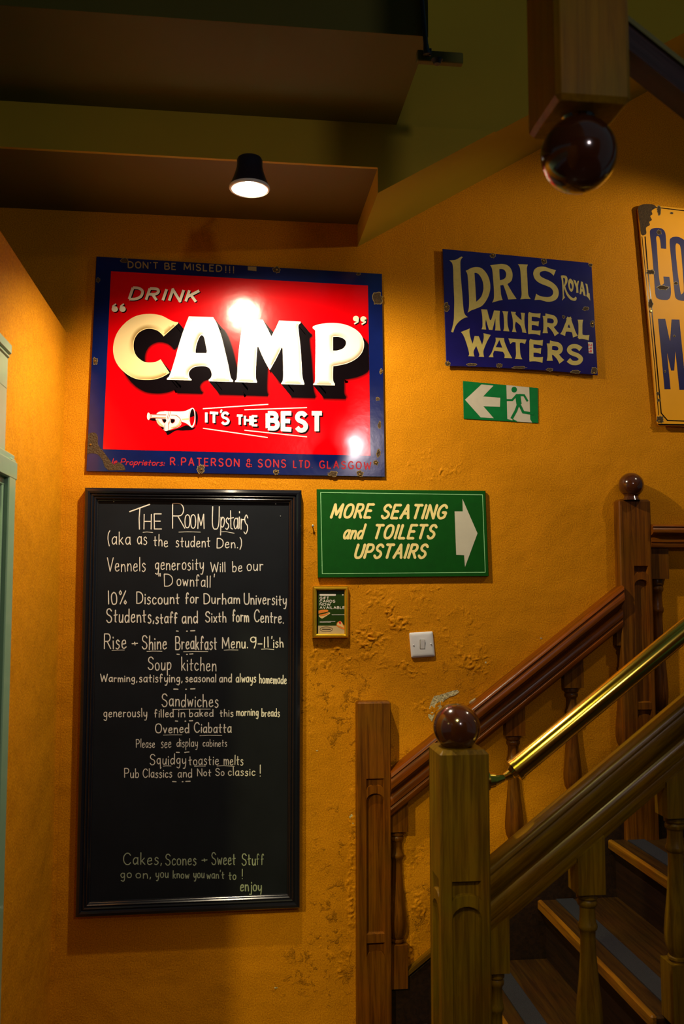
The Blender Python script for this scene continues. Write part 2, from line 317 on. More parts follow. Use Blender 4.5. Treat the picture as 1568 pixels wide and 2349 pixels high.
G = {
'A':(70,"0,0 35,100 70,0|13,36 57,36"),'B':(60,"0,0 0,100|~0,100 40,98 52,76 38,54 0,52|~0,52 45,50 60,26 44,2 0,0"),
'C':(65,"~64,82 48,98 26,98 6,78 0,50 6,22 26,2 48,2 65,18"),'D':(66,"0,0 0,100|~0,100 34,98 60,78 66,50 60,22 34,2 0,0"),
'E':(52,"52,100 0,100 0,0 52,0|0,52 44,52"),'F':(50,"50,100 0,100 0,0|0,52 42,52"),
'G':(68,"~64,82 48,98 26,98 6,78 0,50 6,22 26,2 48,2 66,14 68,44|68,44 42,44"),'H':(62,"0,0 0,100|62,0 62,100|0,52 62,52"),
'I':(6,"3,0 3,100"),'K':(60,"0,0 0,100|58,100 2,42|18,58 60,0"),'L':(48,"0,100 0,0 48,0"),'M':(82,"0,0 5,100 41,22 77,100 82,0"),
'N':(64,"0,0 0,100 64,0 64,100"),'O':(72,"~36,100 10,88 0,50 10,12 36,0 62,12 72,50 62,88 36,100"),'P':(58,"0,0 0,100|~0,100 42,98 58,74 42,48 0,46"),
'R':(62,"0,0 0,100|~0,100 42,98 56,75 42,52 0,50|26,50 62,0"),'S':(58,"~56,84 38,99 14,96 3,76 14,58 42,46 56,26 44,4 18,0 0,16"),
'T':(64,"0,100 64,100|32,100 32,0"),'U':(62,"~0,100 0,30 12,4 31,0 50,4 62,30 62,100"),'V':(64,"0,100 32,0 64,100"),'W':(94,"0,100 22,0 47,80 72,0 94,100"),
'X':(60,"0,100 60,0|60,100 0,0"),'Y':(64,"0,100 32,48 64,100|32,48 32,0"),'&':(70,"~70,2 16,72 16,92 32,100 44,86 38,68 6,38 2,14 20,0 44,4 66,36"),
'0':(52,"~26,95 6,80 0,48 8,8 26,0 46,10 52,48 44,82 26,95"),'1':(8,"4,100 4,0"),'2':(52,"~2,78 14,98 38,98 48,78 36,50 0,0|0,0 52,0"),
'9':(42,"~40,78 24,92 4,82 4,58 22,50 38,62 40,90|~40,90 40,40 28,0"),'%':(70,"~12,100 2,86 12,72 22,86 12,100|64,100 8,0|~58,26 48,12 58,0 68,12 58,26"),
'a':(44,"~42,48 24,58 6,46 0,24 10,2 26,4 42,26|42,58 42,2 46,0"),'b':(46,"2,100 2,0|~2,34 20,54 40,46 44,24 32,2 12,0 2,10"),
'c':(38,"~38,46 22,56 5,44 0,24 8,5 24,0 40,10"),'d':(46,"~42,44 24,54 6,46 0,24 10,2 26,2 42,22|44,100 44,0"),'e':(42,"2,28 38,34|~38,34 34,54 14,54 2,34 4,10 20,0 42,10"),
'f':(36,"~34,88 24,100 12,90 10,60 10,0|0,52 30,54"),'g':(44,"~40,46 24,56 6,46 2,26 14,6 30,10 40,30|~40,54 40,-10 28,-38 4,-30"),'h':(44,"2,100 2,0|~2,32 14,50 32,52 40,34 42,0"),
'i':(4,"2,54 2,0|2,80 3,74"),'j':(16,"~16,54 16,-14 8,-34 -6,-28|16,80 17,74"),'k':(40,"2,100 2,0|34,54 3,22|12,30 40,0"),'l':(6,"3,100 3,0"),
'm':(66,"1,54 1,0|~1,30 12,52 26,50 32,34 33,0|~33,30 44,52 58,50 64,34 66,0"),'n':(42,"2,54 2,0|~2,30 14,50 32,52 40,34 42,0"),'o':(44,"~22,56 5,46 0,26 8,4 22,0 38,6 44,28 38,48 22,56"),
'p':(44,"2,56 2,-40|~2,34 20,56 40,48 42,26 30,6 12,4 2,14"),'q':(44,"~40,46 24,56 6,46 2,26 14,6 30,8 40,26|40,56 40,-40 48,-32"),'r':(32,"2,54 2,0|~2,28 12,50 32,50"),
's':(34,"~32,48 18,58 4,46 12,32 28,24 32,10 16,-4 0,2"),'t':(34,"14,84 14,4 24,0|0,48 34,52"),'u':(42,"~2,54 2,14 12,0 28,4 38,24|40,54 40,0"),'v':(38,"0,54 18,0 38,54"),
'w':(58,"0,54 12,0 28,42 44,0 58,54"),'x':(40,"0,54 40,0|40,54 0,0"),'y':(42,"~2,54 4,20 18,8 38,24|~42,54 40,6 28,-34 10,-36"),'z':(38,"0,54 38,54 0,0 38,0"),
'.':(6,"3,3 3,0"),',':(8,"5,8 0,-12"),"'":(6,"4,104 2,84"),'!':(8,"4,104 4,28|4,3 4,0"),'(':(18,"~18,110 4,84 2,40 16,-12"),')':(18,"~2,110 16,84 16,30 0,-14"),
'-':(32,"2,40 30,40"),'+':(40,"0,42 40,48|18,64 22,22"),':':(6,"3,46 3,42|3,8 3,4"),' ':(36,""),
}
def glyph_strokes(ch):
    adv, s = G[ch]; out = []
    for st in s.split('|'):
        if not st: continue
        sm = st.startswith('~'); pts = [tuple(float(a)/100 for a in t.split(',')) for t in st.lstrip('~').split()]
        out.append((sm, catmull(pts, False, 5) if sm and len(pts) > 2 else pts))
    return adv/100, out
def text(s, x0, y0, x1, y1, h, wd, Y, mb, h1=None, slant=0.0, gap=0.22, cap='round', flare=0.0, jit=0.0, up=(0, -1)):
    """s set between (x0,y0) and (x1,y1) on its baseline, cap height h, in pixels of the photograph"""
    tot = sum(G[c][0]/100 for c in s)+gap*(len(s)-1); h1 = h1 or h; cur = 0
    tot = max(tot, 0.05)
    for c in s:
        adv, sts = glyph_strokes(c); jy = random.uniform(-jit, jit)*h; jr = random.uniform(-jit, jit)*0.8; js = 1+random.uniform(-jit, jit)*0.8
        for sm, st in sts:
            pp = []
            for gx, gy in st:
                t = (cur+gx)/tot; hh = (h+(h1-h)*t)*js
                pp.append((x0+(x1-x0)*t+(slant+jr)*gy*hh+up[0]*gy*hh, y0+(y1-y0)*t+up[1]*gy*hh-jy))
            if sm or len(pp) == 2: ribbon(pp, wd, Y, mb, cap, flare); continue
            for i in range(len(pp)-1):          # straight strokes one by one, lapped at the corners
                (ax, ay), (bx, by) = pp[i], pp[i+1]; L_ = math.hypot(bx-ax, by-ay) or 1; e = 0 if cap == 'round' else wd*0.38/L_
                e0 = e if i else 0; e1_ = e if i < len(pp)-2 else 0
                ribbon([(ax-(bx-ax)*e0, ay-(by-ay)*e0), (bx+(bx-ax)*e1_, by+(by-ay)*e1_)], wd, Y, mb, cap, flare if (i in (0, len(pp)-2)) else 0)
        cur += adv+gap
def blob(cx, cy, rx, ry, seed=0, n=18, rough=0.35):
    rnd = random.Random(seed); r = [1+rnd.uniform(-rough, rough) for _ in range(n)]
    return [(cx+rx*r[i]*math.cos(2*math.pi*i/n), cy+ry*r[i]*math.sin(2*math.pi*i/n)) for i in range(n)]
def plate(loop, Y, t, name, m, parent, bevel=0.0012):
    """solid sheet whose front face fills the loop (photograph pixels) on plane Y, thickness t towards the wall"""
    F_ = [at(x, y, Y) for x, y in loop]; n = len(F_); c = sum(F_, Vector())/n
    fr = [c+(v-c)*(1-bevel/max(1e-6, (v-c).length)*1.4) for v in F_]
    mid = [v+Vector((0, bevel, 0)) for v in F_]; bk = [v+Vector((0, t, 0)) for v in F_]
    vs = fr+mid+bk; fs = []
    for a in (0, 1):
        for j in range(n): fs.append((a*n+j, a*n+(j+1) % n, (a+1)*n+(j+1) % n, (a+1)*n+j))
    tri = tessellate_polygon([[Vector((v.x, v.z, 0)) for v in F_]])
    fs += [tuple(t_) for t_ in tri]+[tuple(2*n+i for i in t_) for t_ in tri]
    return obj(name, vs, fs, m, parent)
def screw(px, py, Y, parent, r=0.006, m='screw', name='screw'):
    c = at(px, py, Y); mb = MB()
    vs = []; n = 12
    for rr, dy in ((r, 0.001), (r*.92, -0.0015), (r*.55, -0.0026)):
        for j in range(n): vs.append((c.x+rr*math.cos(2*math.pi*j/n), c.y+dy, c.z+rr*math.sin(2*math.pi*j/n)))
    fs = [(a*n+j, a*n+(j+1) % n, (a+1)*n+(j+1) % n, (a+1)*n+j) for a in (0, 1) for j in range(n)]+[tuple(range(2*n, 3*n))]
    mb.add(vs, fs); s = r*.12
    mb.add([(c.x-r*.6, c.y-.0028, c.z-s), (c.x+r*.6, c.y-.0028, c.z-s), (c.x+r*.6, c.y-.0028, c.z+s), (c.x-r*.6, c.y-.0028, c.z+s)], [(0, 1, 2, 3)])
    return mb.build(name, m, parent)
def frame_mesh(x0, x1, z0, z1, Y, prof):
    mb = MB(); rings = [[(x0+u, Y-h, z0+u), (x1-u, Y-h, z0+u), (x1-u, Y-h, z1-u), (x0+u, Y-h, z1-u)] for u, h in prof]
    mb.v = [p for r in rings for p in r]
    mb.f = [(k*4+j, k*4+(j+1) % 4, k*4+4+(j+1) % 4, k*4+4+j) for k in range(len(prof)-1) for j in range(4)]
    return mb

# ------------------------------------------------------------------ setting
WY = 3.10; LX = -0.552; RX = 4.2; SZ = 2.892; CY = 2.667
def quad(name, pts, m, nx=1, ny=1):
    a, b, c, d = (Vector(p) for p in pts); vs = []; fs = []
    for j in range(ny+1):
        for i in range(nx+1):
            u, v = i/nx, j/ny; vs.append(a*(1-u)*(1-v)+b*u*(1-v)+c*u*v+d*(1-u)*v)
    for j in range(ny):
        for i in range(nx):
            k = j*(nx+1)+i; fs.append((k, k+1, k+nx+2, k+nx+1))
    return obj(name, vs, fs, m)
wall_back = struct(MB().box(-3.2, RX, WY, WY+.1, -0.05, 4.4).build('wall_back', 'wall'))
e_low = atx(33, 1045, LX+.022); e_up = atx(18, 830, LX+.008); e_c = atx(24, 800, LX+.016)
yl, zt = e_low.y, e_low.z; yu = e_up.y; zc = e_c.z; DY = yl-0.10
wall_left = struct(MB().box(LX-.1, LX, DY, WY, -0.05, 2.47).box(LX-.1, LX, 0.75, DY, zt-0.08, 2.47).box(LX-.1, LX, -2.6, 0.75, -0.05, 2.47).build('wall_left', 'wall2'))  # top cut low: its edge stands in for a soft light boundary
struct(MB().box(-3.2, RX, -2.6, WY+.1, -0.10, 0.0).build('floor', 'floor'))
struct(MB().box(-3.2, RX, -2.7, -2.6, 0.0, 4.4).build('wall_front', 'wall2'))
# bulkhead above the lamp: flat soffit, front face, then the higher ceiling; to the right the sloping soffit of the flight above
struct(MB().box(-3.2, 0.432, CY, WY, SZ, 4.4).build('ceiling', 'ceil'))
struct(MB().box(-3.2, 0.49, 2.20, CY, 3.03, 3.30).build('ceiling_recess', 'ceil_shaded'))
struct(MB().box(-3.2, 0.49, -1.6, 2.20, 3.36, 3.46).build('ceiling_upper', 'ceil_shaded'))
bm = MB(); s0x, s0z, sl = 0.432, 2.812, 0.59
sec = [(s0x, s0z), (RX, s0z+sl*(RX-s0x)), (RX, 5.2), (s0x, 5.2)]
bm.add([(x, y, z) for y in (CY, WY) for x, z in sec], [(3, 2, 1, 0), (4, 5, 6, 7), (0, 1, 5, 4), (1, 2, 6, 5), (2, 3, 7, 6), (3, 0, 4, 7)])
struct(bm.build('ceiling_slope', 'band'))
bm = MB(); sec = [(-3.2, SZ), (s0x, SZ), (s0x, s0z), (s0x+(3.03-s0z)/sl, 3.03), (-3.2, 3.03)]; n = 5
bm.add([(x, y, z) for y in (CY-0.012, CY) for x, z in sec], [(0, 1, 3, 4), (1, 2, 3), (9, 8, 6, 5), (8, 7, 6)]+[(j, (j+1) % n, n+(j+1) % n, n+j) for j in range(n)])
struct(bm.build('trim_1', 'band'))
# raised pipe chase / plaster ridge in the corner
struct(MB().box(LX, LX+0.012, WY-0.012, WY, 0.0, 2.47).build('trim_2', 'wall2'))

# sage green door case on the left wall
d1 = bpy.data.objects.new('door_1', None); COL.objects.link(d1); d1['kind'] = 'structure'
def lx(name, y0, y1, z0, z1, t, m='trim'): return MB().box(LX-0.001, LX+t, y0, y1, z0, z1, 0.003).build(name, m, d1)
lx('door_casing', yl-0.115, yl, 0.0, zt, 0.022); lx('door_casing', yl-0.095, yl-0.03, 0.0, zt-0.03, 0.034)
lx('door_casing', yl-0.055, yl-0.012, 0.0, zt-0.012, 0.029)
lx('door_head', 0.6, yl+0.0006, zt-0.085, zt+0.0006, 0.0228); lx('door_head', 0.6, yl-0.02, zt-0.065, zt-0.02, 0.0348)
lx('fanlight_frame', yu-0.16, yu, zt, zc, 0.008); lx('fanlight_frame', 0.6, yu-0.001, zc-0.10, zc-0.02, 0.0088)
lx('door_cornice', 0.6, yu+0.004, zc-0.012, zc+0.014, 0.016); lx('door_cornice', 0.6, yu+0.002, zc-0.022, zc-0.012, 0.012)
MB().box(LX-0.10, LX, DY-0.016, DY-0.001, 0.0, zt-0.08).build('door_jamb', 'trim', d1)
MB().box(LX-0.001, LX+0.004, 0.6, yu-0.15, zt, zc-0.09).build('fanlight_panel', 'trim', d1)

# exposed plaster by the newel ball, parts of the wall
mb = MB(); OR_ = (780, 1560); s_ = 2.9775
poly_px([outline("640,110! 700,95 760,75 800,68! 812,80! 780,105 740,118 700,150 690,190 650,215 640,250 625,285! 600,250! 605,200 620,150", OR_, s_)], WY-0.0012, mb)
mb.build('exposed_plaster', 'raw', wall_back)
mb = MB()
poly_px([outline("880,150! 905,130 925,120! 905,165 890,180!", OR_, s_)], WY-0.0012, mb)
mb.build('exposed_plaster', 'raw', wall_back)
for k, (x, y, rx, ry) in enumerate(((805, 1873, 4, 5), (808, 1890, 3, 3), (727, 1722, 2.5, 1.5), (1241, 1464, 2.6, 1.6), (1113, 1519, 2.5, 2.5), (632, 2266, 5, 2))):
    mb = MB(); poly_px([blob(x, y, rx, ry, k+40, 10)], WY-0.001, mb); mb.build('exposed_plaster', 'raw', wall_back)
# flaking, lumpy plaster: real relief standing off the wall
def vnoise(x, z, f, seed):
    r = np.random.RandomState(seed); T_ = r.rand(257, 257); X_ = (x*f+300) % 256; Z_ = (z*f+300) % 256
    xi = X_.astype(int); zi = Z_.astype(int); u = X_-xi; v = Z_-zi; u = u*u*(3-2*u); v = v*v*(3-2*v)
    return T_[zi, xi]*(1-u)*(1-v)+T_[zi, xi+1]*u*(1-v)+T_[zi+1, xi]*(1-u)*v+T_[zi+1, xi+1]*u*v
def relief(px0, py0, px1, py1, clusters, step, seed):
    a_ = at(px0, py0, WY); b_ = at(px1, py1, WY); nx = int((b_.x-a_.x)/step); nz = int((a_.z-b_.z)/step)
    X, Z = np.meshgrid(np.linspace(a_.x, b_.x, nx), np.linspace(b_.z, a_.z, nz)); m_ = np.zeros_like(X)
    for cx, cy_, rx, ry, amp in clusters:
        c = at(cx, cy_, WY); e = at(cx+rx, cy_+ry, WY)
        m_ = np.maximum(m_, amp*np.exp(-(((X-c.x)/(e.x-c.x))**2+((Z-c.z)/(e.z-c.z))**2)**1.3))
    wx = X+0.010*(vnoise(X, Z, 60, seed)-.5); wz = Z+0.010*(vnoise(X, Z, 60, seed+1)-.5)
    big = vnoise(wx, wz, 45, seed+2)*.6+vnoise(wx, wz, 95, seed+3)*.4; fine = vnoise(wx, wz, 190, seed+4)
    sel = vnoise(X, Z, 22, seed+5)
    flake = 1/(1+np.exp(-(big-.50)*38))*(.6+.4*fine)          # plateaus with crisp edges
    lump = np.clip((vnoise(wx, wz, 110, seed+6)-.52)*2.6, 0, 1)
    h = m_*np.clip((sel-.30)*3.0, 0, 1)*(0.0026*flake+0.0030*lump)
    ed = np.minimum(np.minimum(X-a_.x, b_.x-X), np.minimum(Z-b_.z, a_.z-Z)); h = h*np.clip(ed/0.03, 0, 1)-0.00035
    keep = h > -0.0003
    vs = np.stack([X, WY-h, Z], -1).reshape(-1, 3); k = (keep[:-1, :-1] | keep[1:, :-1] | keep[:-1, 1:] | keep[1:, 1:])
    jj, ii = np.nonzero(k); q = jj*nx+ii; F_ = np.stack([q, q+1, q+nx+1, q+nx], 1)
    us, inv = np.unique(F_, return_inverse=True); vs = vs[us]; F_ = inv.reshape(F_.shape)
    o = obj('flaking_plaster', vs.tolist(), F_.tolist(), 'wall2', wall_back, True); o['kind'] = 'stuff'
relief(690, 990, 1135, 1560, [(945, 1050, 60, 30, .9), (1010, 1080, 70, 25, .8), (1065, 1100, 30, 20, .7), (850, 1360, 60, 14, .5), (970, 1350, 60, 14, .45), (900, 1420, 110, 60, 1.0), (845, 1465, 70, 45, 1.2), (770, 1500, 60, 40, .9),
  (920, 1540, 60, 30, .9), (1090, 1490, 50, 70, 1.1), (1060, 1450, 60, 60, .8), (760, 1440, 40, 40, .6)], 0.0023, 5)
relief(690, 1555, 825, 2345, [(808, 1900, 9, 120, 1.2), (806, 2060, 12, 140, 1.2), (795, 2210, 28, 70, 1.1), (800, 2310, 18, 40, 1.0), (765, 2190, 30, 12, .8), (705, 1640, 18, 80, .45), (720, 1740, 20, 40, .4), (745, 1600, 50, 30, .3), (720, 1980, 20, 60, .35), (720, 2150, 22, 90, .4)], 0.0023, 15)
relief(885, 1560, 1135, 2345, [(925, 1590, 16, 50, 1.0), (925, 1740, 18, 40, 1.0), (1000, 1620, 60, 26, .8), (945, 1980, 26, 60, .8), (950, 2090, 34, 60, 1.2), (935, 2160, 30, 60, .8), (965, 1890, 18, 40, .6), (1110, 1590, 26, 50, .8)], 0.0023, 25)
relief(205, 1092, 700, 1124, [(460, 1105, 70, 12, 1.0), (600, 1106, 80, 10, .9), (320, 1104, 60, 10, .6)], 0.0023, 35)

# ------------------------------------------------------------------ staircase
RISE, GO, X1 = 0.19, 0.252, 0.56; SLOPE = RISE/GO
st = thing('staircase', 'dark wooden stairs climbing right between the wall and the front handrail', 'staircase')
for k in range(1, 7):
    x = X1+GO*(k-1); z = RISE*k; xe = x+GO+0.03 if k < 6 else RX
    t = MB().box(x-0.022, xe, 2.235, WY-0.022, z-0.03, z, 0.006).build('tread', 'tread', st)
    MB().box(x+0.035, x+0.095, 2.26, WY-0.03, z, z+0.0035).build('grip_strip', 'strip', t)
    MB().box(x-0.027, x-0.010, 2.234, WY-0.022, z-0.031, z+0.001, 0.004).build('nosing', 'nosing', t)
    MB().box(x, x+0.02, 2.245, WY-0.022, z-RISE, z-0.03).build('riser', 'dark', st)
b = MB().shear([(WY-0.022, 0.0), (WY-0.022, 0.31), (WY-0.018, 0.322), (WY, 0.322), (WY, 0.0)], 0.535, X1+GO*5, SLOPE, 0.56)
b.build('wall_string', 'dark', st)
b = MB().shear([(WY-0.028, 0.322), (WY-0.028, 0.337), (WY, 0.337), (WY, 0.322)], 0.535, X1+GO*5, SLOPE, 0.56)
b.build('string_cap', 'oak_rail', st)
# open outer string, stepped below the treads
bm = MB(); pts = [(X1, 0.0)]
for k in range(1, 6): pts += [(X1+GO*(k-1), RISE*k-0.03), (X1+GO*k, RISE*k-0.03)]
pts += [(X1+GO*5, 0.0)]; n = len(pts)
tri = tessellate_polygon([[Vector((x, z, 0)) for x, z in pts]])
bm.add([(x, y, z) for y in (2.24, 2.27) for x, z in pts], [tuple(t) for t in tri]+[tuple(n+i for i in t) for t in tri]+[(j, (j+1) % n, n+(j+1) % n, n+j) for j in range(n)])
bm.build('outer_string', 'dark', st)

# ---- newel posts with sunk arched panels
def arch_panel(x0, x1, zb, zt, n=9):
    r = (x1-x0)/2; cx = (x0+x1)/2; zc_ = zt-r*0.75
    return [(x0, zb), (x1, zb)]+[(cx+r*math.cos(math.pi*i/n), zc_+r*0.75*math.sin(math.pi*i/n)) for i in range(n+1)]
def arch_top_recess(x0, x1, zlow, zt, n=9, rise=0.5):
    r = (x1-x0)/2; cx = (x0+x1)/2
    return [(x1, zt), (x0, zt)]+[(cx-r*math.cos(math.pi*i/n), zlow+r*rise*math.sin(math.pi*i/n)) for i in range(n+1)]
def sunk_face(mb, u0, u1, z0, z1, holes, place, depth=0.011):
    """flat face u x z with sunk shapes; place(u, d, z) -> world, d = depth inward"""
    loops = [[(u0, z0), (u1, z0), (u1, z1), (u0, z1)]]+holes
    tri = tessellate_polygon([[Vector((u, z, 0)) for u, z in l] for l in loops]); flat = [p for l in loops for p in l]
    mb.add([place(u, 0, z) for u, z in flat], [tuple(t) for t in tri])
    for h in holes:
        n = len(h); c = (sum(p[0] for p in h)/n, sum(p[1] for p in h)/n)
        ins = [(p[0]+(0.004 if p[0] < c[0] else -0.004), p[1]+(0.004 if p[1] < c[1] else -0.004)) for p in h]
        mb.add([place(u, 0, z) for u, z in h]+[place(u, depth, z) for u, z in ins], [(j, (j+1) % n, n+(j+1) % n, n+j) for j in range(n)])
        t2 = tessellate_polygon([[Vector((u, z, 0)) for u, z in ins]]); mb.add([place(u, depth, z) for u, z in ins], [tuple(t) for t in t2])
def newel(x0, x1, y0, y1, z0, z1, holes, parent, m='oak', side_left=False, chamfer=0.008, name='newel_post'):
    mb = MB(); c = chamfer
    sunk_face(mb, x0+c*.5, x1-c*.5, z0, z1-c, holes, lambda u, d, z: (u, y0+d, z))
    if side_left:
        off = (y1-y0)/(x1-x0)
        hs = [[(y0+(x1-u)*off, z) for u, z in h] for h in holes]
        sunk_face(mb, y0+c*.5, y1-c*.5, z0, z1-c, hs, lambda u, d, z: (x0+d, u, z))
    else: mb.add([(x0, y0+c*.5, z0), (x0, y1, z0), (x0, y1, z1-c), (x0, y0+c*.5, z1-c)], [(0, 1, 2, 3)])
    mb.add([(x1, y0+c*.5, z0), (x1, y1, z0), (x1, y1, z1-c), (x1, y0+c*.5, z1-c)], [(0, 3, 2, 1)])
    mb.add([(x0, y1, z0), (x1, y1, z0), (x1, y1, z1-c), (x0, y1, z1-c)], [(0, 1, 2, 3)])
    h = c*.5
    mb.add([(x0+h, y0, z0), (x0, y0+h, z0), (x0, y0+h, z1-c), (x0+h, y0, z1-c)], [(0, 1, 2, 3)])
    mb.add([(x1-h, y0, z0), (x1, y0+h, z0), (x1, y0+h, z1-c), (x1-h, y0, z1-c)], [(0, 3, 2, 1)])
    o8 = [(x0+h, y0), (x1-h, y0), (x1, y0+h), (x1, y1), (x0, y1), (x0, y0+h)]
    i8 = [(x0+c, y0+c), (x1-c, y0+c), (x1-c, y0+c), (x1-c, y1-c*.5), (x0+c, y1-c*.5), (x0+c, y0+c)]
    n = 6; mb.add([(x, y, z1-c) for x, y in o8]+[(x, y, z1) for x, y in i8], [(j, (j+1) % n, n+(j+1) % n, n+j) for j in range(n)]+[tuple(range(n, 2*n))])
    mb.add([(x, y, z0) for x, y in o8], [tuple(range(5, -1, -1))])
    return mb.build(name, m, parent)
# turned baluster: square block, vase, ring, square block
def baluster(cx, cy, ztop, zbot, r, parent, half, m='turned', blk=0.10, slope=SLOPE, low=None):
    """ztop: underside of rail at cx; low: z where the lower square block begins"""
    mb = MB(); hb = r; y0 = cy-hb; y1 = cy if half else cy+hb
    zt = ztop-blk
    vs = [(x, y, zt) for x, y in ((cx-hb, y0), (cx+hb, y0), (cx+hb, y1), (cx-hb, y1))]+[(x, y, ztop+0.012+slope*(x-cx)) for x, y in ((cx-hb, y0), (cx+hb, y0), (cx+hb, y1), (cx-hb, y1))]
    mb.add(vs, [(3, 2, 1, 0), (4, 5, 6, 7)]+[(j, (j+1) % 4, 4+(j+1) % 4, 4+j) for j in range(4)])
    low = low if low is not None else zbot+0.2; H_ = zt-low
    P = [(0.72, 1.0), (0.76, .985), (0.76, .96), (0.62, .95), (0.72, .935), (0.70, .915), (0.56, .90), (0.54, .86), (0.60, .80), (0.68, .785), (0.70, .77), (0.66, .757), (0.55, .745), (0.53, .70), (0.58, .58),
         (0.70, .44), (0.86, .30), (0.95, .20), (0.94, .14), (0.84, .085), (0.66, .05), (0.62, .04), (0.74, .034), (0.74, .018), (0.64, .01), (0.62, 0.0)]
    a0, a1 = (math.pi, 2*math.pi) if half else (0, 2*math.pi)
    mb.lathe([(r*a, low+H_*t) for a, t in P], cx, cy, 14 if half else 24, a0, a1)
    mb.box(cx-hb*.9, cx+hb*.9, y0+hb*.1, y1, zbot, low)
    return mb.build('baluster', m, parent, True)

# wall balustrade (shallow, fixed against the wall)
FY = 3.055
def zy(py, px=860, Y=FY): return at(px, py, Y).z
wb = thing('wall_balustrade', 'red-brown wooden wall balustrade rising from the flat-topped newel to the small ball newel', 'balustrade')
xl0, xl1 = at(819, 1700, FY).x, at(896, 1700, FY).x
hx0, hx1 = at(840, 1900, FY).x, at(881, 1900, FY).x
newel(xl0, xl1, FY, WY, 0.0, zy(1610), [arch_top_recess(hx0, hx1, zy(1812), zy(1786)), arch_panel(hx0, hx1, zy(2143), zy(1820)), arch_top_recess(hx0, hx1, zy(2196), zy(2163), rise=0.7)], wb, 'oak_red', chamfer=0.006)
xt0, xt1 = at(1419, 1160, FY).x, at(1492, 1160, FY).x
def zt_(py): return at(1460, py, FY).z
ha, hb_ = at(1454, 1310, FY).x, at(1486, 1310, FY).x
top_newel = newel(xt0, xt1, FY, WY, 0.60, zt_(1145), [arch_top_recess(ha, hb_, zt_(1321), zt_(1298)), arch_panel(ha, hb_, zt_(1612), zt_(1329)), arch_top_recess(ha, hb_, zt_(1650), zt_(1628), rise=0.7)], wb, 'oak_red', chamfer=0.008)
c = at(1446, 1113, FY+0.005); rb = 0.0440
ball = sphere(xt0+(c.x-xt0), FY+0.002, c.z, rb, 'ball_finial', 'ball', wb, neck=(0.031, zt_(1145)-0.004, c.z-rb*.6))
def rail_section(y0, yb, zb, zt, sgn=True):
    """moulded handrail: y0 = front-most, yb = back; returns closed (y,z) loop"""
    d = yb-y0; h = zt-zb
    P = [(1.0, 1.0), (0.35, 1.0), (0.16, .985), (0.06, .95), (0.02, .90), (0.10, .86), (0.05, .82), (0.0, .74), (0.02, .64), (0.16, .57), (0.34, .52), (0.42, .46), (0.30, .42), (0.24, .36), (0.24, .24), (0.32, .20), (0.26, .15), (0.28, .04), (0.34, 0.0), (1.0, 0.0)]
    return [(y0+a*d, zb+b_*h) for a, b_ in P]
ra = at(905, 1765, 3.045); rb_ = at(905, 1868, 3.045)
mb = MB().shear(rail_section(3.035, WY, rb_.z, ra.z), xl1-0.002, xt0+0.004, SLOPE, ra.x)
wr = mb.build('handrail', 'red_rail', wb, True)
RB = lambda x: rb_.z+SLOPE*(x-ra.x)
pl = at(1495, 1202, 3.04); pb = at(1495, 1256, 3.04)
MB().shear(rail_section(3.035, WY, pb.z, pl.z), xt1-0.002, RX-0.8, 0.0, 0).build('handrail', 'red_level', wb, True)
stz = lambda x: 0.337+SLOPE*(x-0.56)
for px, py in ((912, 1900), (1046, 1760), (1181, 1660), (1315, 1550), (1434, 1450)):
    x = at(px, py+120, WY-0.02).x; zt = RB(x)
    baluster(x, WY, zt, stz(x)-0.03, 0.034, wb, True, blk=0.075, low=zt-0.075-0.365)
for k in range(5):
    x = xt1+0.035+0.19*k
    baluster(x, WY, pb.z+0.001, RISE*5-0.02, 0.032, wb, True, blk=0.11, slope=0, low=RISE*5+0.22)
MB().box(xt1, RX-0.8, WY-0.03, WY, RISE*5-0.2, RISE*5+0.0).build('landing_string', 'dark', wb)

# front balustrade
FN = 2.15
fb = thing('front_balustrade', 'oak front balustrade with large dark ball on its thick newel, nearest the viewer', 'balustrade')
fx0, fx1 = at(1010, 1900, FN).x, at(1124, 1900, FN).x
def zf(py): return at(1066, py, FN).z
gx0, gx1 = at(1037, 2100, FN).x, at(1104, 2100, FN).x
newel(fx0, fx1, FN, FN+(fx1-fx0), 0.0, zf(1722), [arch_top_recess(gx0, gx1, zf(2068), zf(2022), rise=0.35), arch_panel(gx0, gx1, 0.34, zf(2080)), arch_top_recess(gx0, gx1, 0.26, 0.32)], fb, side_left=True, chamfer=0.010)
bc = at(1048, 1668, FN+0.06); rbf = 54/FPX*FW.dot(bc-Vector((0, 0, EYE)))
sphere(fx0+(fx1-fx0)/2-0.004, FN+0.06, bc.z, rbf, 'ball_finial', 'ball', fb, 56, neck=(0.036, zf(1722)-0.004, bc.z-rbf*.7))
NY = FN+0.06
q1 = at(1228, 1902, NY-0.035); q2 = at(1228, 2064, NY-0.035)
def full_section(yc, hw, zb, zt):
    left = rail_section(yc-hw, yc, zb, zt)[1:-1]
    return left+[(2*yc-y, z) for y, z in reversed(left)]
mb = MB().shear(full_section(NY, 0.035, q2.z, q1.z), fx1-0.002, 3.2, SLOPE, q1.x)
mb.build('handrail', 'oak_rail', fb, True)
NB = lambda x: q2.z+SLOPE*(x-q1.x)
for px in (1150, 1347, 1553, 1760):
    x = at(px, 2120, NY).x; k = int((x-X1)/GO)+1
    if px == 1150: x = fx1+0.026
    zb = RISE*min(k, 6); zt = NB(x)
    baluster(x, NY+0.0, zt, max(zb, 0.0), 0.027 if px == 1150 else 0.034, fb, False, m='oak', blk=0.10, low=zb+0.14)
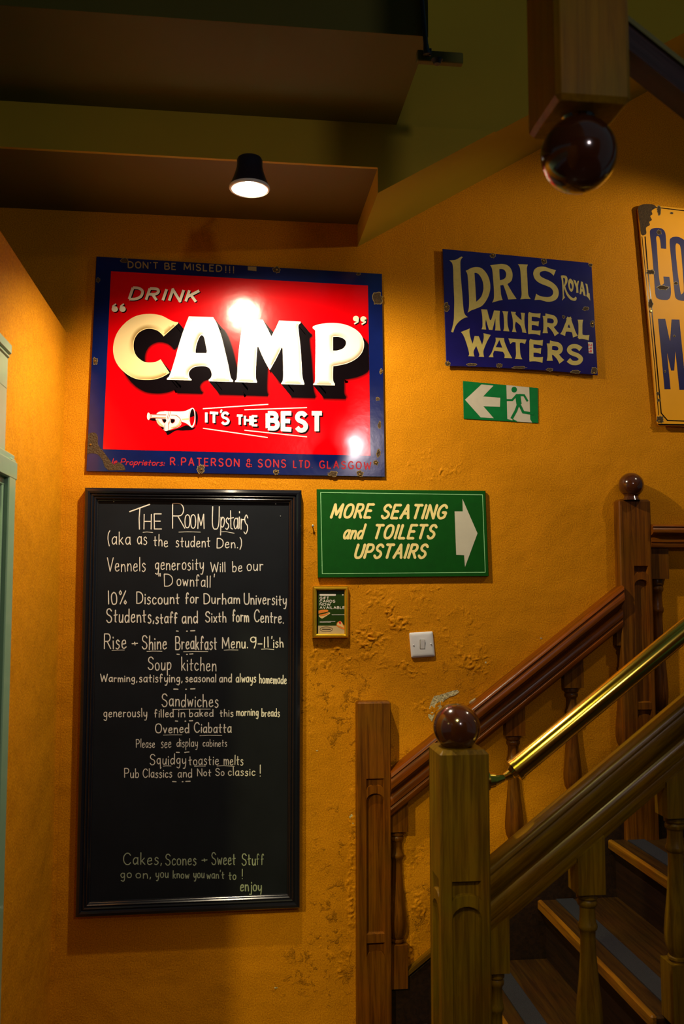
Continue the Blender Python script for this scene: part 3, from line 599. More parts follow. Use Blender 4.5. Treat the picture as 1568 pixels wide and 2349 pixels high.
# brass rail
br = thing('brass_handrail', 'polished brass tube handrail fixed above the front wooden rail', 'handrail')
p0 = at(1183, 1765, NY); p1 = at(1568, 1447, NY); d = (p1-p0).normalized(); far = p0+d*2.6
mb = MB().tube(p0, far, 0.0265, 36); mb.build('brass_tube', 'brass', br, True)
mb = MB().tube(p0-d*0.006, p0+d*0.004, 0.0282, 32); mb.build('end_collar', 'brass', br, True)
bk = Vector((fx1-0.001, NY, at(1128, 1790, NY).z)); e1 = p0-d*0.006
g1, g2, g3 = at(1134, 1789, NY), at(1156, 1783, NY), at(1172, 1775, NY)
mb = MB().tube(bk, (bk+g1)/2, 0.024, 28).tube((bk+g1)/2, g1, 0.020, 28, 0.017).tube(g1, g2, 0.015, 24, 0.0085).tube(g2, g3, 0.0085, 24, 0.013).tube(g3, e1, 0.014, 24, 0.019)
mb.build('end_bracket', 'brass', br, True)
for t in (0.75, 1.7):
    c = p0+d*t; zz = c.z-0.0215
    mb = MB().tube((c.x, c.y, c.z-0.012), (c.x, c.y, q1.z+SLOPE*(c.x-q1.x)-0.01), 0.008, 16)
    mb.build('support_post', 'brass', br, True)

# upper balustrade hanging in front of the stairs
ub = thing('upper_balustrade', 'hanging newel post of the upper stairs with dark ball drop, top right', 'newel')
UY = 1.35; ux0, ux1 = at(1276, 200, UY).x, at(1449, 200, UY).x; uz = at(1360, 228, UY).z
MB().box(ux0, ux1, UY, UY+0.145, uz, 4.2, 0.008).build('newel_post', 'oak_upper', ub)
uc = at(1334, 356, UY+0.0625)
sphere((ux0+ux1)/2-0.004, UY+0.0625, uc.z, 0.0625, 'ball_drop', 'ball', ub, 56, neck=(0.03, uc.z+0.045, uz+0.004))
us = at(1440, 95, UY+0.06); us2 = at(1568, 197, UY+0.06); ssl = (us2.z-us.z)/(us2.x-us.x)
yb0 = UY+0.045
MB().shear([(yb0, us.z-0.028), (yb0+0.05, us.z-0.028), (yb0+0.05, us.z+0.016), (yb0, us.z+0.016)], ux1-0.002, 2.6, ssl, us.x).build('string_board', 'beam', ub)
MB().shear([(yb0-0.006, us.z+0.016), (yb0+0.056, us.z+0.016), (yb0+0.056, us.z+0.026), (yb0-0.006, us.z+0.026)], ux1-0.002, 2.6, ssl, us.x).build('string_cap', 'olivep', ub)

# ------------------------------------------------------------------ lamps
def beam(x, y, z, energy, size, blend, aim, parent=None):
    l = bpy.data.lights.new('spotlight_beam', 'SPOT'); l.energy = energy; l.color = WARM; l.spot_size = math.radians(size); l.spot_blend = blend; l.shadow_soft_size = 0.022
    o = bpy.data.objects.new('spotlight_beam', l); COL.objects.link(o); o.parent = parent; o.location = (x, y, z)
    o.rotation_euler = Vector(aim).to_track_quat('-Z', 'Y').to_euler()
def spotlight(x, y, z, energy, label, aim=(0, 0, -1), arm=None, size=150, blend=1.0):
    t = thing('spotlight', label, 'lamp')
    H0 = MB().lathe([(0.0001, z+0.088), (0.033, z+0.086), (0.036, z+0.080), (0.036, z+0.062), (0.040, z+0.045), (0.048, z+0.022), (0.054, z+0.008), (0.0565, z+0.004)], x, y, 36)
    H0.build('housing', 'lampb', t, True)
    MB().lathe([(0.0565, z+0.004), (0.0572, z-0.001), (0.055, z-0.004), (0.050, z-0.003), (0.0485, z+0.003)], x, y, 48).build('rim', 'rim', t, True)
    MB().lathe([(0.0485, z+0.003), (0.046, z+0.014), (0.038, z+0.028), (0.022, z+0.040), (0.0001, z+0.044)], x, y, 40).build('reflector', 'reflector', t, True)
    sphere(x, y, z+0.027, 0.014, 'bulb', 'bulb', t, 20)
    if arm:
        MB().box(x-0.010, x+0.010, y+0.02, y+0.034, z+0.076, z+0.100, 0.002).tube((x, y+0.027, z+0.095), arm, 0.006, 12).build('mounting_arm', 'lampb', t)
        MB().box(arm[0]-0.03, arm[0]+0.03, arm[1]-0.012, arm[1]+0.012, arm[2]-0.002, arm[2]+0.008, 0.002).build('mounting_plate', 'lampb', t)
    beam(x, y, z+0.006, energy, size, blend, aim, t)
    return t
LC = at(572, 432, 2.50)
spotlight(LC.x, LC.y, LC.z, LAMP_W['main'], 'small round ceiling spotlight glowing above the red enamel sign', arm=(LC.x, CY+0.02, SZ-0.004), aim=(0.14, 0.22, -1), size=152, blend=0.5)
beam(1.90, 2.35, 2.93, LAMP_W['right'], 120, 0.35, (-0.42, 0.6, -0.72))      # the next lamps along, outside the frame
beam(0.0, 1.50, 3.00, LAMP_W['left'], 60, 0.3, (-0.45, 1.2, -1.6))

# unlit iron bracket fixture high up
ib = thing('iron_bracket', 'dark blue iron bracket with small cup hanging high by the ceiling edge', 'bracket')
BY = 2.19
a = at(965, -30, BY); b2 = at(976, 100, BY); c3 = at(979, 126, BY)
MB().tube(a, b2, 0.0055, 14, 0.0065).tube(b2, c3, 0.0065, 14, 0.010).build('stem', 'iron', ib, True)
a = at(987, 112, BY); b2 = at(986, 128, BY); MB().tube(a, b2, 0.003, 10).build('hook', 'iron', ib, True)
c = at(1002, 137, BY); MB().lathe([(0.0001, c.z-0.013), (0.008, c.z-0.012), (0.012, c.z-0.004), (0.015, c.z), (0.0001, c.z+0.001)], c.x, c.y, 20).build('cup', 'iron', ib, True)
a = at(955, 118, BY+0.02); b2 = at(1060, 150, BY+0.02)
MB().box(a.x, b2.x, BY+0.01, BY+0.03, b2.z, a.z, 0.002).build('back_plate', 'ceil_shaded', ib)

# ------------------------------------------------------------------ the red enamel sign
cs = thing('enamel_sign', 'large red enamel sign with blue border and huge cream lettering under the lamp', 'sign')
CYF = 3.090
plate([(221, 588), (875.6, 628), (882.5, 1094), (197.4, 1081)], CYF, 0.006, 'sign_plate', 'blue', cs)
for k, (px, py) in enumerate(((235, 640), (860, 700), (865, 1070), (230, 1060))):
    c = at(px, py, CYF+0.006); MB().box(c.x-0.008, c.x+0.008, CYF+0.006, WY, c.z-0.008, c.z+0.008).build('spacer', 'rust', cs)
L1 = CYF-0.0004
mb = MB(); poly_px([[(254.4, 622), (843.5, 655), (849.5, 1045.5), (236, 1030.5)]], L1, mb); mb.build('red_panel', 'red', cs)
SHD = (0.0035, 0.002, 0.003); REDC = (0.72, 0.0, 0.003); BRN = (0.22, 0.115, 0.010); WHT = (0.95, 0.92, 0.82)
def offs(l, d):
    n = len(l); A = sum(l[i][0]*l[(i+1) % n][1]-l[(i+1) % n][0]*l[i][1] for i in range(n)); sg = 1 if A > 0 else -1; out = []; nr = []
    for i in range(n):
        a_, c_ = l[i-1], l[(i+1) % n]; dx, dy = c_[0]-a_[0], c_[1]-a_[1]; q = math.hypot(dx, dy) or 1; nx, ny = dy/q*sg, -dx/q*sg
        out.append((l[i][0]+nx*d, l[i][1]+ny*d)); nr.append((nx, ny))
    return out, nr
def camp_letter(loops, tint, sweep=(29, 35)):
    lt = MB(); poly_px(loops, L1-0.0010, lt); n0 = len(lt.v); cols = [tint]*n0
    for li, l in enumerate(loops):
        # dense resample
        d_ = []
        for i in range(len(l)):
            a_, b_ = l[i], l[(i+1) % len(l)]; m_ = max(1, int(math.hypot(b_[0]-a_[0], b_[1]-a_[1])/4)); d_ += [(a_[0]+(b_[0]-a_[0])*j/m_, a_[1]+(b_[1]-a_[1])*j/m_) for j in range(m_)]
        sgn = -1 if li == 0 else 1
        _, nr = offs(d_, 1); nr = [(x*(1 if li == 0 else -1), y*(1 if li == 0 else -1)) for x, y in nr]
        # smooth the darkness along the outline
        kk = [max(0, min(1, (nx*0.62+ny*0.78)*1.25-0.1)) for nx, ny in nr]; kk = [(kk[i-2]+kk[i-1]+kk[i]+kk[(i+1) % len(kk)]+kk[(i+2) % len(kk)])/5 for i in range(len(kk))]
        rings = []
        for dist, amt in ((0.0, 0.0), (1.3, 0.15), (1.9, 1.0), (5.5, 0.75), (11.5, 0.0)):
            o_, _ = offs(d_, sgn*dist); rings.append((o_, amt))
        seg = np.array([(q_[i], q_[(i+1) % len(q_)]) for q_ in loops for i in range(len(q_))])
        def ok(p, dist):
            p = np.array(p); a1, b1 = seg[:, 0], seg[:, 1]; ab = b1-a1; t = np.clip(((p-a1)*ab).sum(1)/np.maximum((ab**2).sum(1), 1e-9), 0, 1)
            dm = np.sqrt((((a1+ab*t[:, None])-p)**2).sum(1)).min()
            cr = ((a1[:, 1] > p[1]) != (b1[:, 1] > p[1])) & (p[0] < (b1[:, 0]-a1[:, 0])*(p[1]-a1[:, 1])/np.where(b1[:, 1] == a1[:, 1], 1e-9, b1[:, 1]-a1[:, 1])+a1[:, 0])
            return (cr.sum() % 2 == 1 and dm > dist*0.72) or dist < 0.1
        good = [[ok(p, dist) for p in offs(d_, sgn*dist)[0]] for dist in (0.0, 1.3, 1.9, 5.5, 11.5)]
        base = len(lt.v); n = len(d_)
        for o_, amt in rings:
            lt.v += [tuple(at(x, y, L1-0.0013)) for x, y in o_]; cols += [tuple(tint[c_]*(1-amt*kk[i]*.85)+BRN[c_]*amt*kk[i]*.85 for c_ in range(3)) for i in range(n)]
        for r_ in range(len(rings)-1):
            for j in range(n):
                if kk[j] < 0.03 and kk[(j+1) % n] < 0.03: continue
                if not (good[r_][j] and good[r_][(j+1) % n] and good[r_+1][j] and good[r_+1][(j+1) % n]): continue
                lt.f.append((base+r_*n+j, base+r_*n+(j+1) % n, base+(r_+1)*n+(j+1) % n, base+(r_+1)*n+j))
    v2 = list(lt.v[:n0]); f2 = [f for f in lt.f if max(f) < n0]; c2 = cols[:n0]
    for qi, f in enumerate([f for f in lt.f if max(f) >= n0]):      # every quad of the airbrushed rim a hair apart
        b0 = len(v2)
        for i in f: v2.append((lt.v[i][0], lt.v[i][1]-(qi % 9)*1.2e-5, lt.v[i][2])); c2.append(cols[i])
        f2.append(tuple(range(b0, b0+len(f))))
    obj('letter', v2, f2, 'paint', cs, colors=c2)
    # drawn block shadow: airbrushed outer fringe below, solid sweep above
    l = loops[0]; n = len(l); edge = lambda P_: [(min(x, 843.2+(y-655)/65.0), y) for x, y in P_]
    mv = edge([(x+sweep[0]*.86, y+sweep[1]*.86) for x, y in l])
    fr_ = edge(offs(mv, 9.0)[0]); v = [tuple(at(x, y, L1-0.0003)) for x, y in mv]+[tuple(at(x, y, L1-0.0003)) for x, y in fr_]
    obj('airbrushed_shadow', v, [(j, (j+1) % n, n+(j+1) % n, n+j) for j in range(n)], 'paint', cs, colors=[SHD]*n+[REDC]*n)
    sw = MB(); poly_px([mv], L1-0.0006, sw)
    for j in range(n):
        a_, b_, c_, e_ = l[j], l[(j+1) % n], mv[(j+1) % n], mv[j]; sw.add([at(*p, L1-0.00064-(j % 7)*1.5e-5) for p in (a_, b_, c_, e_)], [(0, 1, 2, 3)])
    return sw
O1, S1 = (240, 640), 4.9; O2, S2 = (520, 680), 4.3556
CL = [
 ([outline("825,485! 780,480 720,452 640,412 560,395 480,393 400,402 320,430 240,485 170,560 120,650 95,760 100,850 130,940 190,1020 270,1085 350,1122 440,1135 540,1132 640,1105 728,1055! 628,903! 580,928 520,938 450,932 400,905 355,860 330,800 325,740 335,680 365,625 410,585 470,562 530,562 590,580 630,610 662,645! 822,502!", O1, S1)], (0.85, 0.66, 0.33)),
 ([outline("945,420! 1218,428! 1260,500 1310,640 1350,800 1390,970 1415,1100 1443,1140! 1440,1157! 1170,1150! 1168,1130! 1195,1105 1200,1060 1180,1010 1140,985 1080,980 1010,990 965,1020 945,1060 955,1105 978,1130! 975,1140! 697,1133! 700,1115! 730,1080 780,930 830,750 880,590", O1, S1), outline("1090,632 1115,655 1130,720 1148,810! 1142,832! 1022,830! 1022,800 1035,730 1065,655", O1, S1)], (0.95, 0.92, 0.82)),
 ([outline("165,222! 360,233! 400,310 445,398! 490,310 522,240! 738,252! 735,268! 715,290 718,350 735,500 748,680 755,800 775,870! 772,882! 542,876! 545,862! 560,830 562,700 556,512! 545,515! 500,610 432,733! 425,732! 370,630 315,505! 305,505! 295,640 290,800 302,850! 300,862! 80,855! 82,842! 100,810 110,640 130,450", O2, S2)], (0.95, 0.93, 0.86)),
 ([outline("855,315! 860,298! 920,278 1020,265 1130,270 1220,295 1300,340 1350,400 1370,480 1350,560 1290,625 1200,670 1110,690 1063,698! 1060,780 1062,840 1080,875! 1078,890! 862,886! 862,872! 880,845 882,700 885,500 882,340!", O2, S2), outline("1060,405! 1120,405 1175,430 1190,470 1165,515 1110,538 1060,542!", O2, S2)], (0.92, 0.88, 0.74)),
]
for lps, tn in CL: camp_letter(lps, tn).build('block_shadow', 'black', cs)
# small lettering with its drawn drop shadow
def shadowed(name, fn, dx, dy, Y, m, parent, ms='black'):
    global SHX, SHY
    mb_ = MB(); SHX, SHY = dx, dy; fn(mb_, Y-0.0003); mb_.build(name+'_shadow', ms, parent)
    mb_ = MB(); SHX, SHY = 0, 0; fn(mb_, Y-0.0007); mb_.build(name, m, parent)
def T(s, x0, y0, x1, y1, h, wd, Y, mb, **k): text(s, x0+SHX, y0+SHY, x1+SHX, y1+SHY, h, wd, Y, mb, **k)
shadowed('lettering', lambda mb, Y: T('DRINK', 296, 686, 449, 692, 26, 6.2, Y, mb, slant=0.34, gap=0.34, cap='flat', h1=25), 2.2, 1.8, L1, 'cream', cs)
def quote_open(mb, Y):
    for qx, qy, f in ((263, 709, 1), (281, 709, 1)):
        mb_ = [(qx+SHX+7.2*math.cos(t*math.pi/8), qy+SHY+6.6*math.sin(t*math.pi/8)) for t in range(16)]; poly_px([mb_], Y, mb)
        ribbon([(qx-5+SHX, qy-1+SHY), (qx-4+SHX, qy-7+SHY), (qx+3+SHX, qy-12+SHY)], 3.4, Y, mb)
def quote_close(mb, Y):
    for qx, qy in ((816, 731), (833, 732)):
        poly_px([[(qx+SHX+7*math.cos(t*math.pi/8), qy+SHY+6.6*math.sin(t*math.pi/8)) for t in range(16)]], Y, mb)
        ribbon([(qx+5+SHX, qy+1+SHY), (qx+4+SHX, qy+7+SHY), (qx-4+SHX, qy+12+SHY)], 3.4, Y, mb)
shadowed('quotation_mark', quote_open, 2.4, 2.2, L1, 'cream', cs); shadowed('quotation_mark', quote_close, 2.4, 2.2, L1, 'cream', cs)
def its(mb, Y): T("IT", 472, 969, 500, 971, 23, 6, Y, mb, gap=0.24, cap='flat'); T("S", 509, 972, 524, 972, 25, 6, Y, mb, cap='flat'); T("'", 505, 962, 509, 962, 20, 4.5, Y, mb)
shadowed('lettering', its, 3.0, 3.2, L1, 'white', cs)
shadowed('lettering', lambda mb, Y: T("THE", 543, 974, 590, 976, 21, 5.4, Y, mb, gap=0.26, cap='flat'), 3.0, 3.2, L1, 'white', cs)
shadowed('lettering', lambda mb, Y: T("BEST", 614, 982, 738, 990, 34, 10.5, Y, mb, gap=0.34, cap='flat', h1=42), 3.0, 3.2, L1, 'white', cs)
for a_, b_ in (((466, 937.5), (614, 927.5)), ((561, 940), (703, 935)), ((466, 982.5), (613, 1003.5)), ((561, 987), (703, 1002))): 
    mb = MB(); ribbon([a_, b_], 2.2, L1-0.0007, mb, 'round'); mb.build('speed_line', 'white', cs)
# bugle
OB, SB = (320, 910), 9.8
def bug(s, m, lay, name='bugle_print'):
    mb = MB(); poly_px([outline(t, OB, SB) for t in s.split('|')], L1-lay, mb); return mb.build(name, m, cs)
bug("220,520! 290,470 420,480 520,640 640,760 900,700 1060,640 1190,700 1290,620 1310,420 1250,330 1250,700 1000,760 820,760 640,860 590,800 480,690 380,560 300,540", 'black', .0004)
bug("165,440 175,380 200,355 225,375 238,400 265,395 375,395! 400,360 450,330 540,320 700,328 900,332 1020,320 1110,285 1190,250 1235,300 1255,430 1245,570 1210,670 1165,692 1110,645 1050,600 940,560! 930,630 860,690 740,725 690,740 660,750 600,772 560,760 540,740! 540,690 460,670 400,610 380,530 360,515! 360,485! 270,480 235,480 215,515 195,522 172,490", 'white', .0008)
bug("500,505! 590,505! 600,545 570,590! 530,570", 'black', .0011); bug("700,500! 780,510 780,560 750,600 700,580!", 'black', .0011)
bug("1190,270 1220,310 1236,430 1225,560 1190,640 1160,645 1135,590 1130,440 1150,320", 'red', .0011)
bug("1190,275 1218,320 1232,430! 1132,470! 1135,400 1155,310", 'black', .0014)
bug("400,500 440,560 520,640 548,660! 545,690! 470,650 410,590 385,520!", 'sand', .0010); bug("700,690! 820,650 880,590 900,520 925,560 900,630 830,690 700,722!", 'sand', .0010)
bug("940,500! 1100,480! 1105,520! 960,525!", 'sand', .0011); bug("280,455! 590,462! 590,475! 280,470!", 'sand', .0011)
mb = MB()
for s in ("280,402 600,402", "280,478 590,480", "240,395 240,480", "262,395 262,480", "372,395 400,355 460,328 560,320", "360,515 400,600 470,665 545,690", "500,500 530,560 570,595", "700,500 785,510 780,570 720,600", "660,330 620,500", "700,330 650,500", "650,560 655,740", "700,480 660,620", "380,405 600,410", "700,412 820,420 900,480 935,560 900,640 820,690 740,705", "570,620 560,745", "1118,330 1110,440 1120,560"):
    pts = [(OB[0]+float(t.split(',')[0])/SB, OB[1]+float(t.split(',')[1])/SB) for t in s.split()]
    mb = MB(); ribbon(catmull(pts), 1.1, L1-.0015, mb); mb.build('bugle_line', 'redtext', cs)
# border texts
def words(spec, Y, m, parent, **k):
    for w_ in spec:
        mb = MB(); text(*w_, Y, mb, **k); mb.build('lettering', m, parent)
words((("DON'T", 294, 614, 362, 616.5, 14, 2.6), ('BE', 378, 617.5, 403, 618.5, 14, 2.6), ('MISLED', 422, 619, 508, 623, 14, 2.6)), L1, 'dull', cs, gap=0.34, cap='flat')
words((('!!!', 517, 625, 536, 626, 14, 2.2),), L1, 'dull', cs, gap=0.5)
words((('le', 256, 1065, 267, 1065, 13, 2.2), ('Proprietors:', 276, 1065.5, 376, 1068, 13, 2.2)), L1, 'redtext', cs, slant=0.3, gap=0.2)
words((('R.PATERSON', 391, 1067, 548, 1070, 17, 2.8), ('&', 565, 1070.5, 577, 1071, 17, 2.8), ('SONS', 592, 1071, 655, 1072, 17, 2.8), ('LTD.', 673, 1072.5, 716, 1073, 16, 2.8), ('GLASGOW', 733, 1073.5, 850, 1076, 16, 2.8)), L1, 'redtext', cs, gap=0.42, cap='flat')
def rust(parent, Y, spots, name='rust_patch', rim=1.12):
    for k, (x, y, rx, ry) in enumerate(spots):
        mb = MB(); poly_px([blob(x, y, rx*rim+.4, ry*rim+.4, k+int(x), 20, .25)], Y-0.0002, mb); mb.build('chipped_rim', 'chip', parent)
        mb = MB(); poly_px([blob(x, y, rx, ry, k+int(x), 20, .25)], Y-0.0005, mb); mb.build(name, 'rust', parent)
mb = MB(); OC, S3 = (180, 560), 2.1778
poly_px([outline("45,1000! 50,950 80,942 96,960 98,1000 120,1030 150,1070 175,1100 200,1090 225,1105 235,1130! 150,1130! 130,1110 120,1080 95,1050 60,1045 42,1052!", OC, S3)], L1-.0004, mb); mb.build('rust_patch', 'rust', cs)
rust(cs, L1, [(460, 1076, 7, 9), (633, 1083, 6, 5), (763, 1087, 10, 5), (825, 1086, 7, 6), (862, 1061, 5, 5), (874, 852, 3, 5), (865, 685, 10, 13), (218, 828, 5, 7), (634, 619, 8, 6), (822, 628, 4, 3), (225, 643, 4, 5), (868, 1040, 4, 8), (285, 598, 8, 5), (870, 975, 3, 7), (866, 915, 4, 3)])
for x, y in ((462, 1077), (633, 1082), (218, 828), (208, 1020), (825, 1088), (862, 1062), (634, 619), (874, 852)): screw(x, y, L1-.0007, cs, 0.0035)
mb = MB(); poly_px([[(568, 611), (588, 612), (588, 622), (568, 620)]], L1-.0003, mb); mb.build('price_sticker', 'dull', cs)

# ------------------------------------------------------------------ chalkboard
cb = thing('chalkboard', 'tall black framed chalkboard menu of handwritten lines on the wall', 'chalkboard')
X0, X1_, Z0, Z1 = -0.482, 0.238, 0.567, 1.951
pf = [(0, 0.0), (0, .030), (.003, .034), (.011, .036), (.017, .034), (.019, .029), (.024, .031), (.027, .029), (.0285, .025), (.033, .027), (.036, .024), (.038, .019), (.040, .017), (.0415, .017), (.043, .013)]
T_B = 0.036
def back_y(): return WY
# corners measured on the wall plane are brought to the board's front plane
k_ = (WY-T_B)/WY
bx0, bx1, bz0, bz1 = X0*k_, X1_*k_, EYE+(Z0-EYE)*k_, EYE+(Z1-EYE)*k_
frame_mesh(bx0, bx1, bz0, bz1, WY, pf).build('frame', 'bframe', cb)
BYF = WY-0.014
MB().box(bx0+.040, bx1-.040, BYF, WY, bz0+.040, bz1-.040).build('board', 'slate', cb)
for px, py in ((261, 1151), (632, 1156), (643, 1184)): screw(px, py, BYF, cb, 0.0022, 'steel')
CH = BYF-0.0004
Oa, Ob_, Sx = (160, 1100), (160, 1580), 2.8
def line(words, o, m='chalk', wd=2.1, unders=(), cap=1.0, gap=0.24):
    for wds in words:
        mb = MB()
        s, a_, b_, base, h = wds[:5]; base2 = wds[5] if len(wds) > 5 else base
        text(s, o[0]+a_/Sx, o[1]+base/Sx, o[0]+b_/Sx, o[1]+base2/Sx, h/Sx, wd, CH, mb, jit=0.035, gap=gap)
        mb.build('chalk_word', m, cb)
    for (a_, b_), (c_, d_) in unders:
        mb = MB(); ribbon([(o[0]+a_/Sx, o[1]+b_/Sx), (o[0]+(a_*.6+c_*.4)/Sx, o[1]+(b_-2)/Sx), (o[0]+c_/Sx, o[1]+d_/Sx)], 1.3, CH, mb, 'round'); mb.build('chalk_underline', m, cb)
def dashes(y, a_, b_, c_, o):
    mb = MB()
    ribbon([(o[0]+a_[0]/Sx, o[1]+y/Sx), (o[0]+a_[1]/Sx, o[1]+(y+1)/Sx)], 2.4, CH, mb, 'round'); ribbon([(o[0]+b_/Sx, o[1]+(y+1)/Sx), (o[0]+(b_+4)/Sx, o[1]+(y+1)/Sx)], 2.6, CH, mb, 'round')
    ribbon([(o[0]+c_[0]/Sx, o[1]+(y-1)/Sx), (o[0]+c_[1]/Sx, o[1]+(y-2)/Sx)], 2.4, CH, mb, 'round'); mb.build('chalk_stroke', 'chalk', cb)
mb = MB(); f = lambda x, y: (Oa[0]+x/Sx, Oa[1]+y/Sx)
ribbon([f(385, 206), f(440, 186), f(512, 160)], 2.8, CH, mb, 'round'); ribbon([f(450, 185), f(445, 250), f(447, 318)], 2.4, CH, mb, 'round'); mb.build('chalk_stroke', 'chalk', cb)
line([('H', 476, 522, 318, 96), ('E', 543, 588, 318, 98), ('R', 660, 738, 316, 158), ('O', 738, 770, 312, 85), ('O', 776, 808, 314, 88), ('M', 822, 862, 316, 92), ('U', 914, 956, 318, 142), ('p', 968, 992, 312, 120), ('s', 1000, 1020, 316, 118), ('t', 1022, 1052, 314, 140), ('a', 1054, 1080, 312, 120), ('i', 1086, 1089, 314, 130), ('r', 1098, 1118, 316, 120), ('s', 1118, 1142, 336, 190)], Oa, wd=2.2,
     unders=(((470, 339), (532, 340)), ((700, 338), (838, 338)), ((965, 337), (1055, 345))))
line([('(aka', 243, 388, 415, 80), ('as', 435, 495, 415, 80), ('the', 540, 628, 425, 70, 432), ('student', 682, 900, 432, 68), ('Den.)', 945, 1103, 438, 62)], Oa)
line([('Vennels', 240, 485, 588, 88, 590), ('generosity', 548, 858, 580, 78, 578), ('Will', 905, 998, 592, 62), ('be', 1045, 1105, 590, 66), ('our', 1138, 1240, 586, 72)], Oa)
line([('D', 608, 660, 686, 76), ('ownfall', 688, 902, 682, 72, 690), ("''", 570, 584, 690, 82), ("'", 925, 930, 705, 92)], Oa)
line([('10%', 247, 364, 800, 82), ('Discount', 430, 702, 798, 74), ('for', 743, 825, 795, 70), ('Durham', 862, 1090, 798, 66), ('University', 1120, 1390, 798, 70, 806)], Oa, wd=2.5)
line([('Students,', 237, 540, 918, 88), ('staff', 552, 690, 922, 70), ('and', 722, 820, 922, 76), ('Sixth', 872, 1003, 915, 66), ('form', 1045, 1148, 912, 72), ('Centre.', 1185, 1372, 914, 74, 924)], Oa, wd=2.6)
dashes(973, (684, 696), 750, (776, 802), Oa)
line([('Rise', 222, 362, 1085, 94), ('+', 400, 434, 1072, 42), ('Shine', 465, 620, 1090, 86), ('Breakfast', 680, 942, 1090, 84), ('Menu.', 980, 1142, 1082, 70), ('9', 1160, 1196, 1082, 78), ('-', 1208, 1236, 1082, 70), ("11'", 1246, 1298, 1078, 66), ('ish', 1308, 1370, 1078, 60)], Oa, wd=2.5,
     unders=(((270, 1098), (350, 1095)), ((495, 1104), (592, 1103)), ((730, 1106), (886, 1105)), ((990, 1096), (1080, 1095)), ((1230, 1090), (1310, 1092))))
dashes(1122, (688, 702), 750, (770, 790), Oa)
line([('Soup', 503, 650, 1222, 82), ('kitchen', 718, 938, 1226, 84, 1230)], Oa, wd=2.3)
line([('Warming,', 197, 432, 1298, 46), ('satisfying,', 447, 722, 1300, 52), ('seasonal', 745, 938, 1300, 50), ('and', 962, 1038, 1300, 52), ('always', 1068, 1194, 1300, 54), ('homemade', 1218, 1390, 1306, 56, 1312)], Oa, wd=2.3)
dashes(1346, (668, 694), 744, (776, 803), Oa)
line([('Sandwiches', 592, 952, 112, 80, 116)], Ob_, wd=2.4, unders=(((660, 133), (902, 131)),))
line([('generously', 218, 495, 180, 56), ('filled', 545, 665, 182, 48), ('in', 697, 738, 180, 50), ('baked', 768, 920, 178, 46), ('this', 965, 1048, 178, 46), ('morning', 1070, 1210, 172, 50), ('breads', 1232, 1346, 178, 52)], Ob_, wd=2.1)
dashes(207, (678, 692), 740, (768, 788), Ob_)
line([('Ovened', 550, 765, 282, 58), ('Ciabatta', 800, 1035, 280, 62)], Ob_, wd=2.4, unders=(((835, 301), (976, 300)), ((600, 298), (720, 296))))
line([('Please', 427, 545, 376, 52), ('see', 587, 650, 378, 62), ('display', 687, 820, 372, 52), ('cabinets', 855, 1008, 370, 46)], Ob_, wd=1.6)
dashes(408, (684, 702), 738, (748, 765), Ob_)
line([('Squidgy', 515, 745, 488, 66, 484), ('toastie', 765, 955, 488, 62), ('melts', 990, 1112, 488, 62)], Ob_, wd=2.0, unders=(((600, 497), (650, 496)), ((800, 498), (870, 497)), ((945, 496), (1055, 498))))
line([('Pub', 352, 443, 570, 56), ('Classics', 470, 655, 568, 54), ('and', 695, 783, 568, 54), ('Not', 820, 905, 560, 46), ('So', 937, 990, 556, 46), ('classic', 1018, 1188, 556, 50), ('!', 1212, 1232, 562, 70)], Ob_, wd=2.0)
dashes(596, (660, 682), 722, (745, 772), Ob_)
line([('Cakes,', 345, 590, 1128, 74), ('Scones', 615, 810, 1132, 72), ('+', 848, 880, 1118, 40), ('Sweet', 912, 1062, 1130, 76), ('Stu', 1105, 1192, 1132, 74)], Ob_, 'chalk_dim', wd=2.3)
line([('ff', 1200, 1245, 1130, 70)], Ob_, 'chalk_dim', wd=1.6)
line([('go', 327, 395, 1214, 54), ('on,', 425, 520, 1216, 54), ('you', 552, 632, 1212, 54), ('know', 662, 765, 1216, 50), ('you', 795, 862, 1214, 54), ("wan't", 880, 990, 1218, 50), ('to', 1022, 1066, 1226, 54), ('!', 1098, 1116, 1222, 58)], Ob_, 'chalk_dim', wd=2.1)
line([('enjoy', 1095, 1230, 1300, 70)], Ob_, 'chalk_dim', wd=2.6)

# ------------------------------------------------------------------ green sign
gs = thing('direction_sign', 'green painted board reading MORE SEATING and TOILETS UPSTAIRS with right arrow', 'sign')
GY = WY-0.014; Og, Sg = (700, 1090), 3.4844
def gp(x, y): return (Og[0]+x/Sg, Og[1]+y/Sg)
plate([gp(92, 112), gp(1440, 124), gp(1467, 808), gp(102, 820)], GY, 0.014, 'board', 'green', gs, 0.002)
mb = MB(); q = [gp(122, 138), gp(1415, 157), gp(1437, 776), gp(135, 788)]
for i in range(4): ribbon([q[i], q[(i+1) % 4]], 1.5, GY-.0004, mb, 'round')
mb.build('border_line', 'lime', gs)
mb = MB(); Lg = GY-.0005
def gt(s, a_, b_, y, h, wd=5.8, y2=None, g=0.34):
    mb = MB(); text(s, *gp(a_, y), *gp(b_, y2 or y), h/Sg, wd, Lg, mb, slant=0.30, gap=g, cap='round', flare=0.15); mb.build('lettering', 'yellow', gs)
gt('MORE', 206, 515, 338, 104); gt('SEATING', 608, 1108, 343, 104, y2=345, g=0.32); gt('and', 303, 450, 506, 112, 5.2, g=0.24); gt('TOILETS', 540, 1022, 504, 104, g=0.36); gt('UPSTAIRS', 392, 952, 660, 104, g=0.32)
mb = MB(); poly_px([[gp(*p) for p in ((1255, 190), (1375, 465), (1275, 735), (1268, 640), (1205, 637), (1192, 290), (1257, 290))]], Lg, mb); mb.build('arrow', 'greywhite', gs)

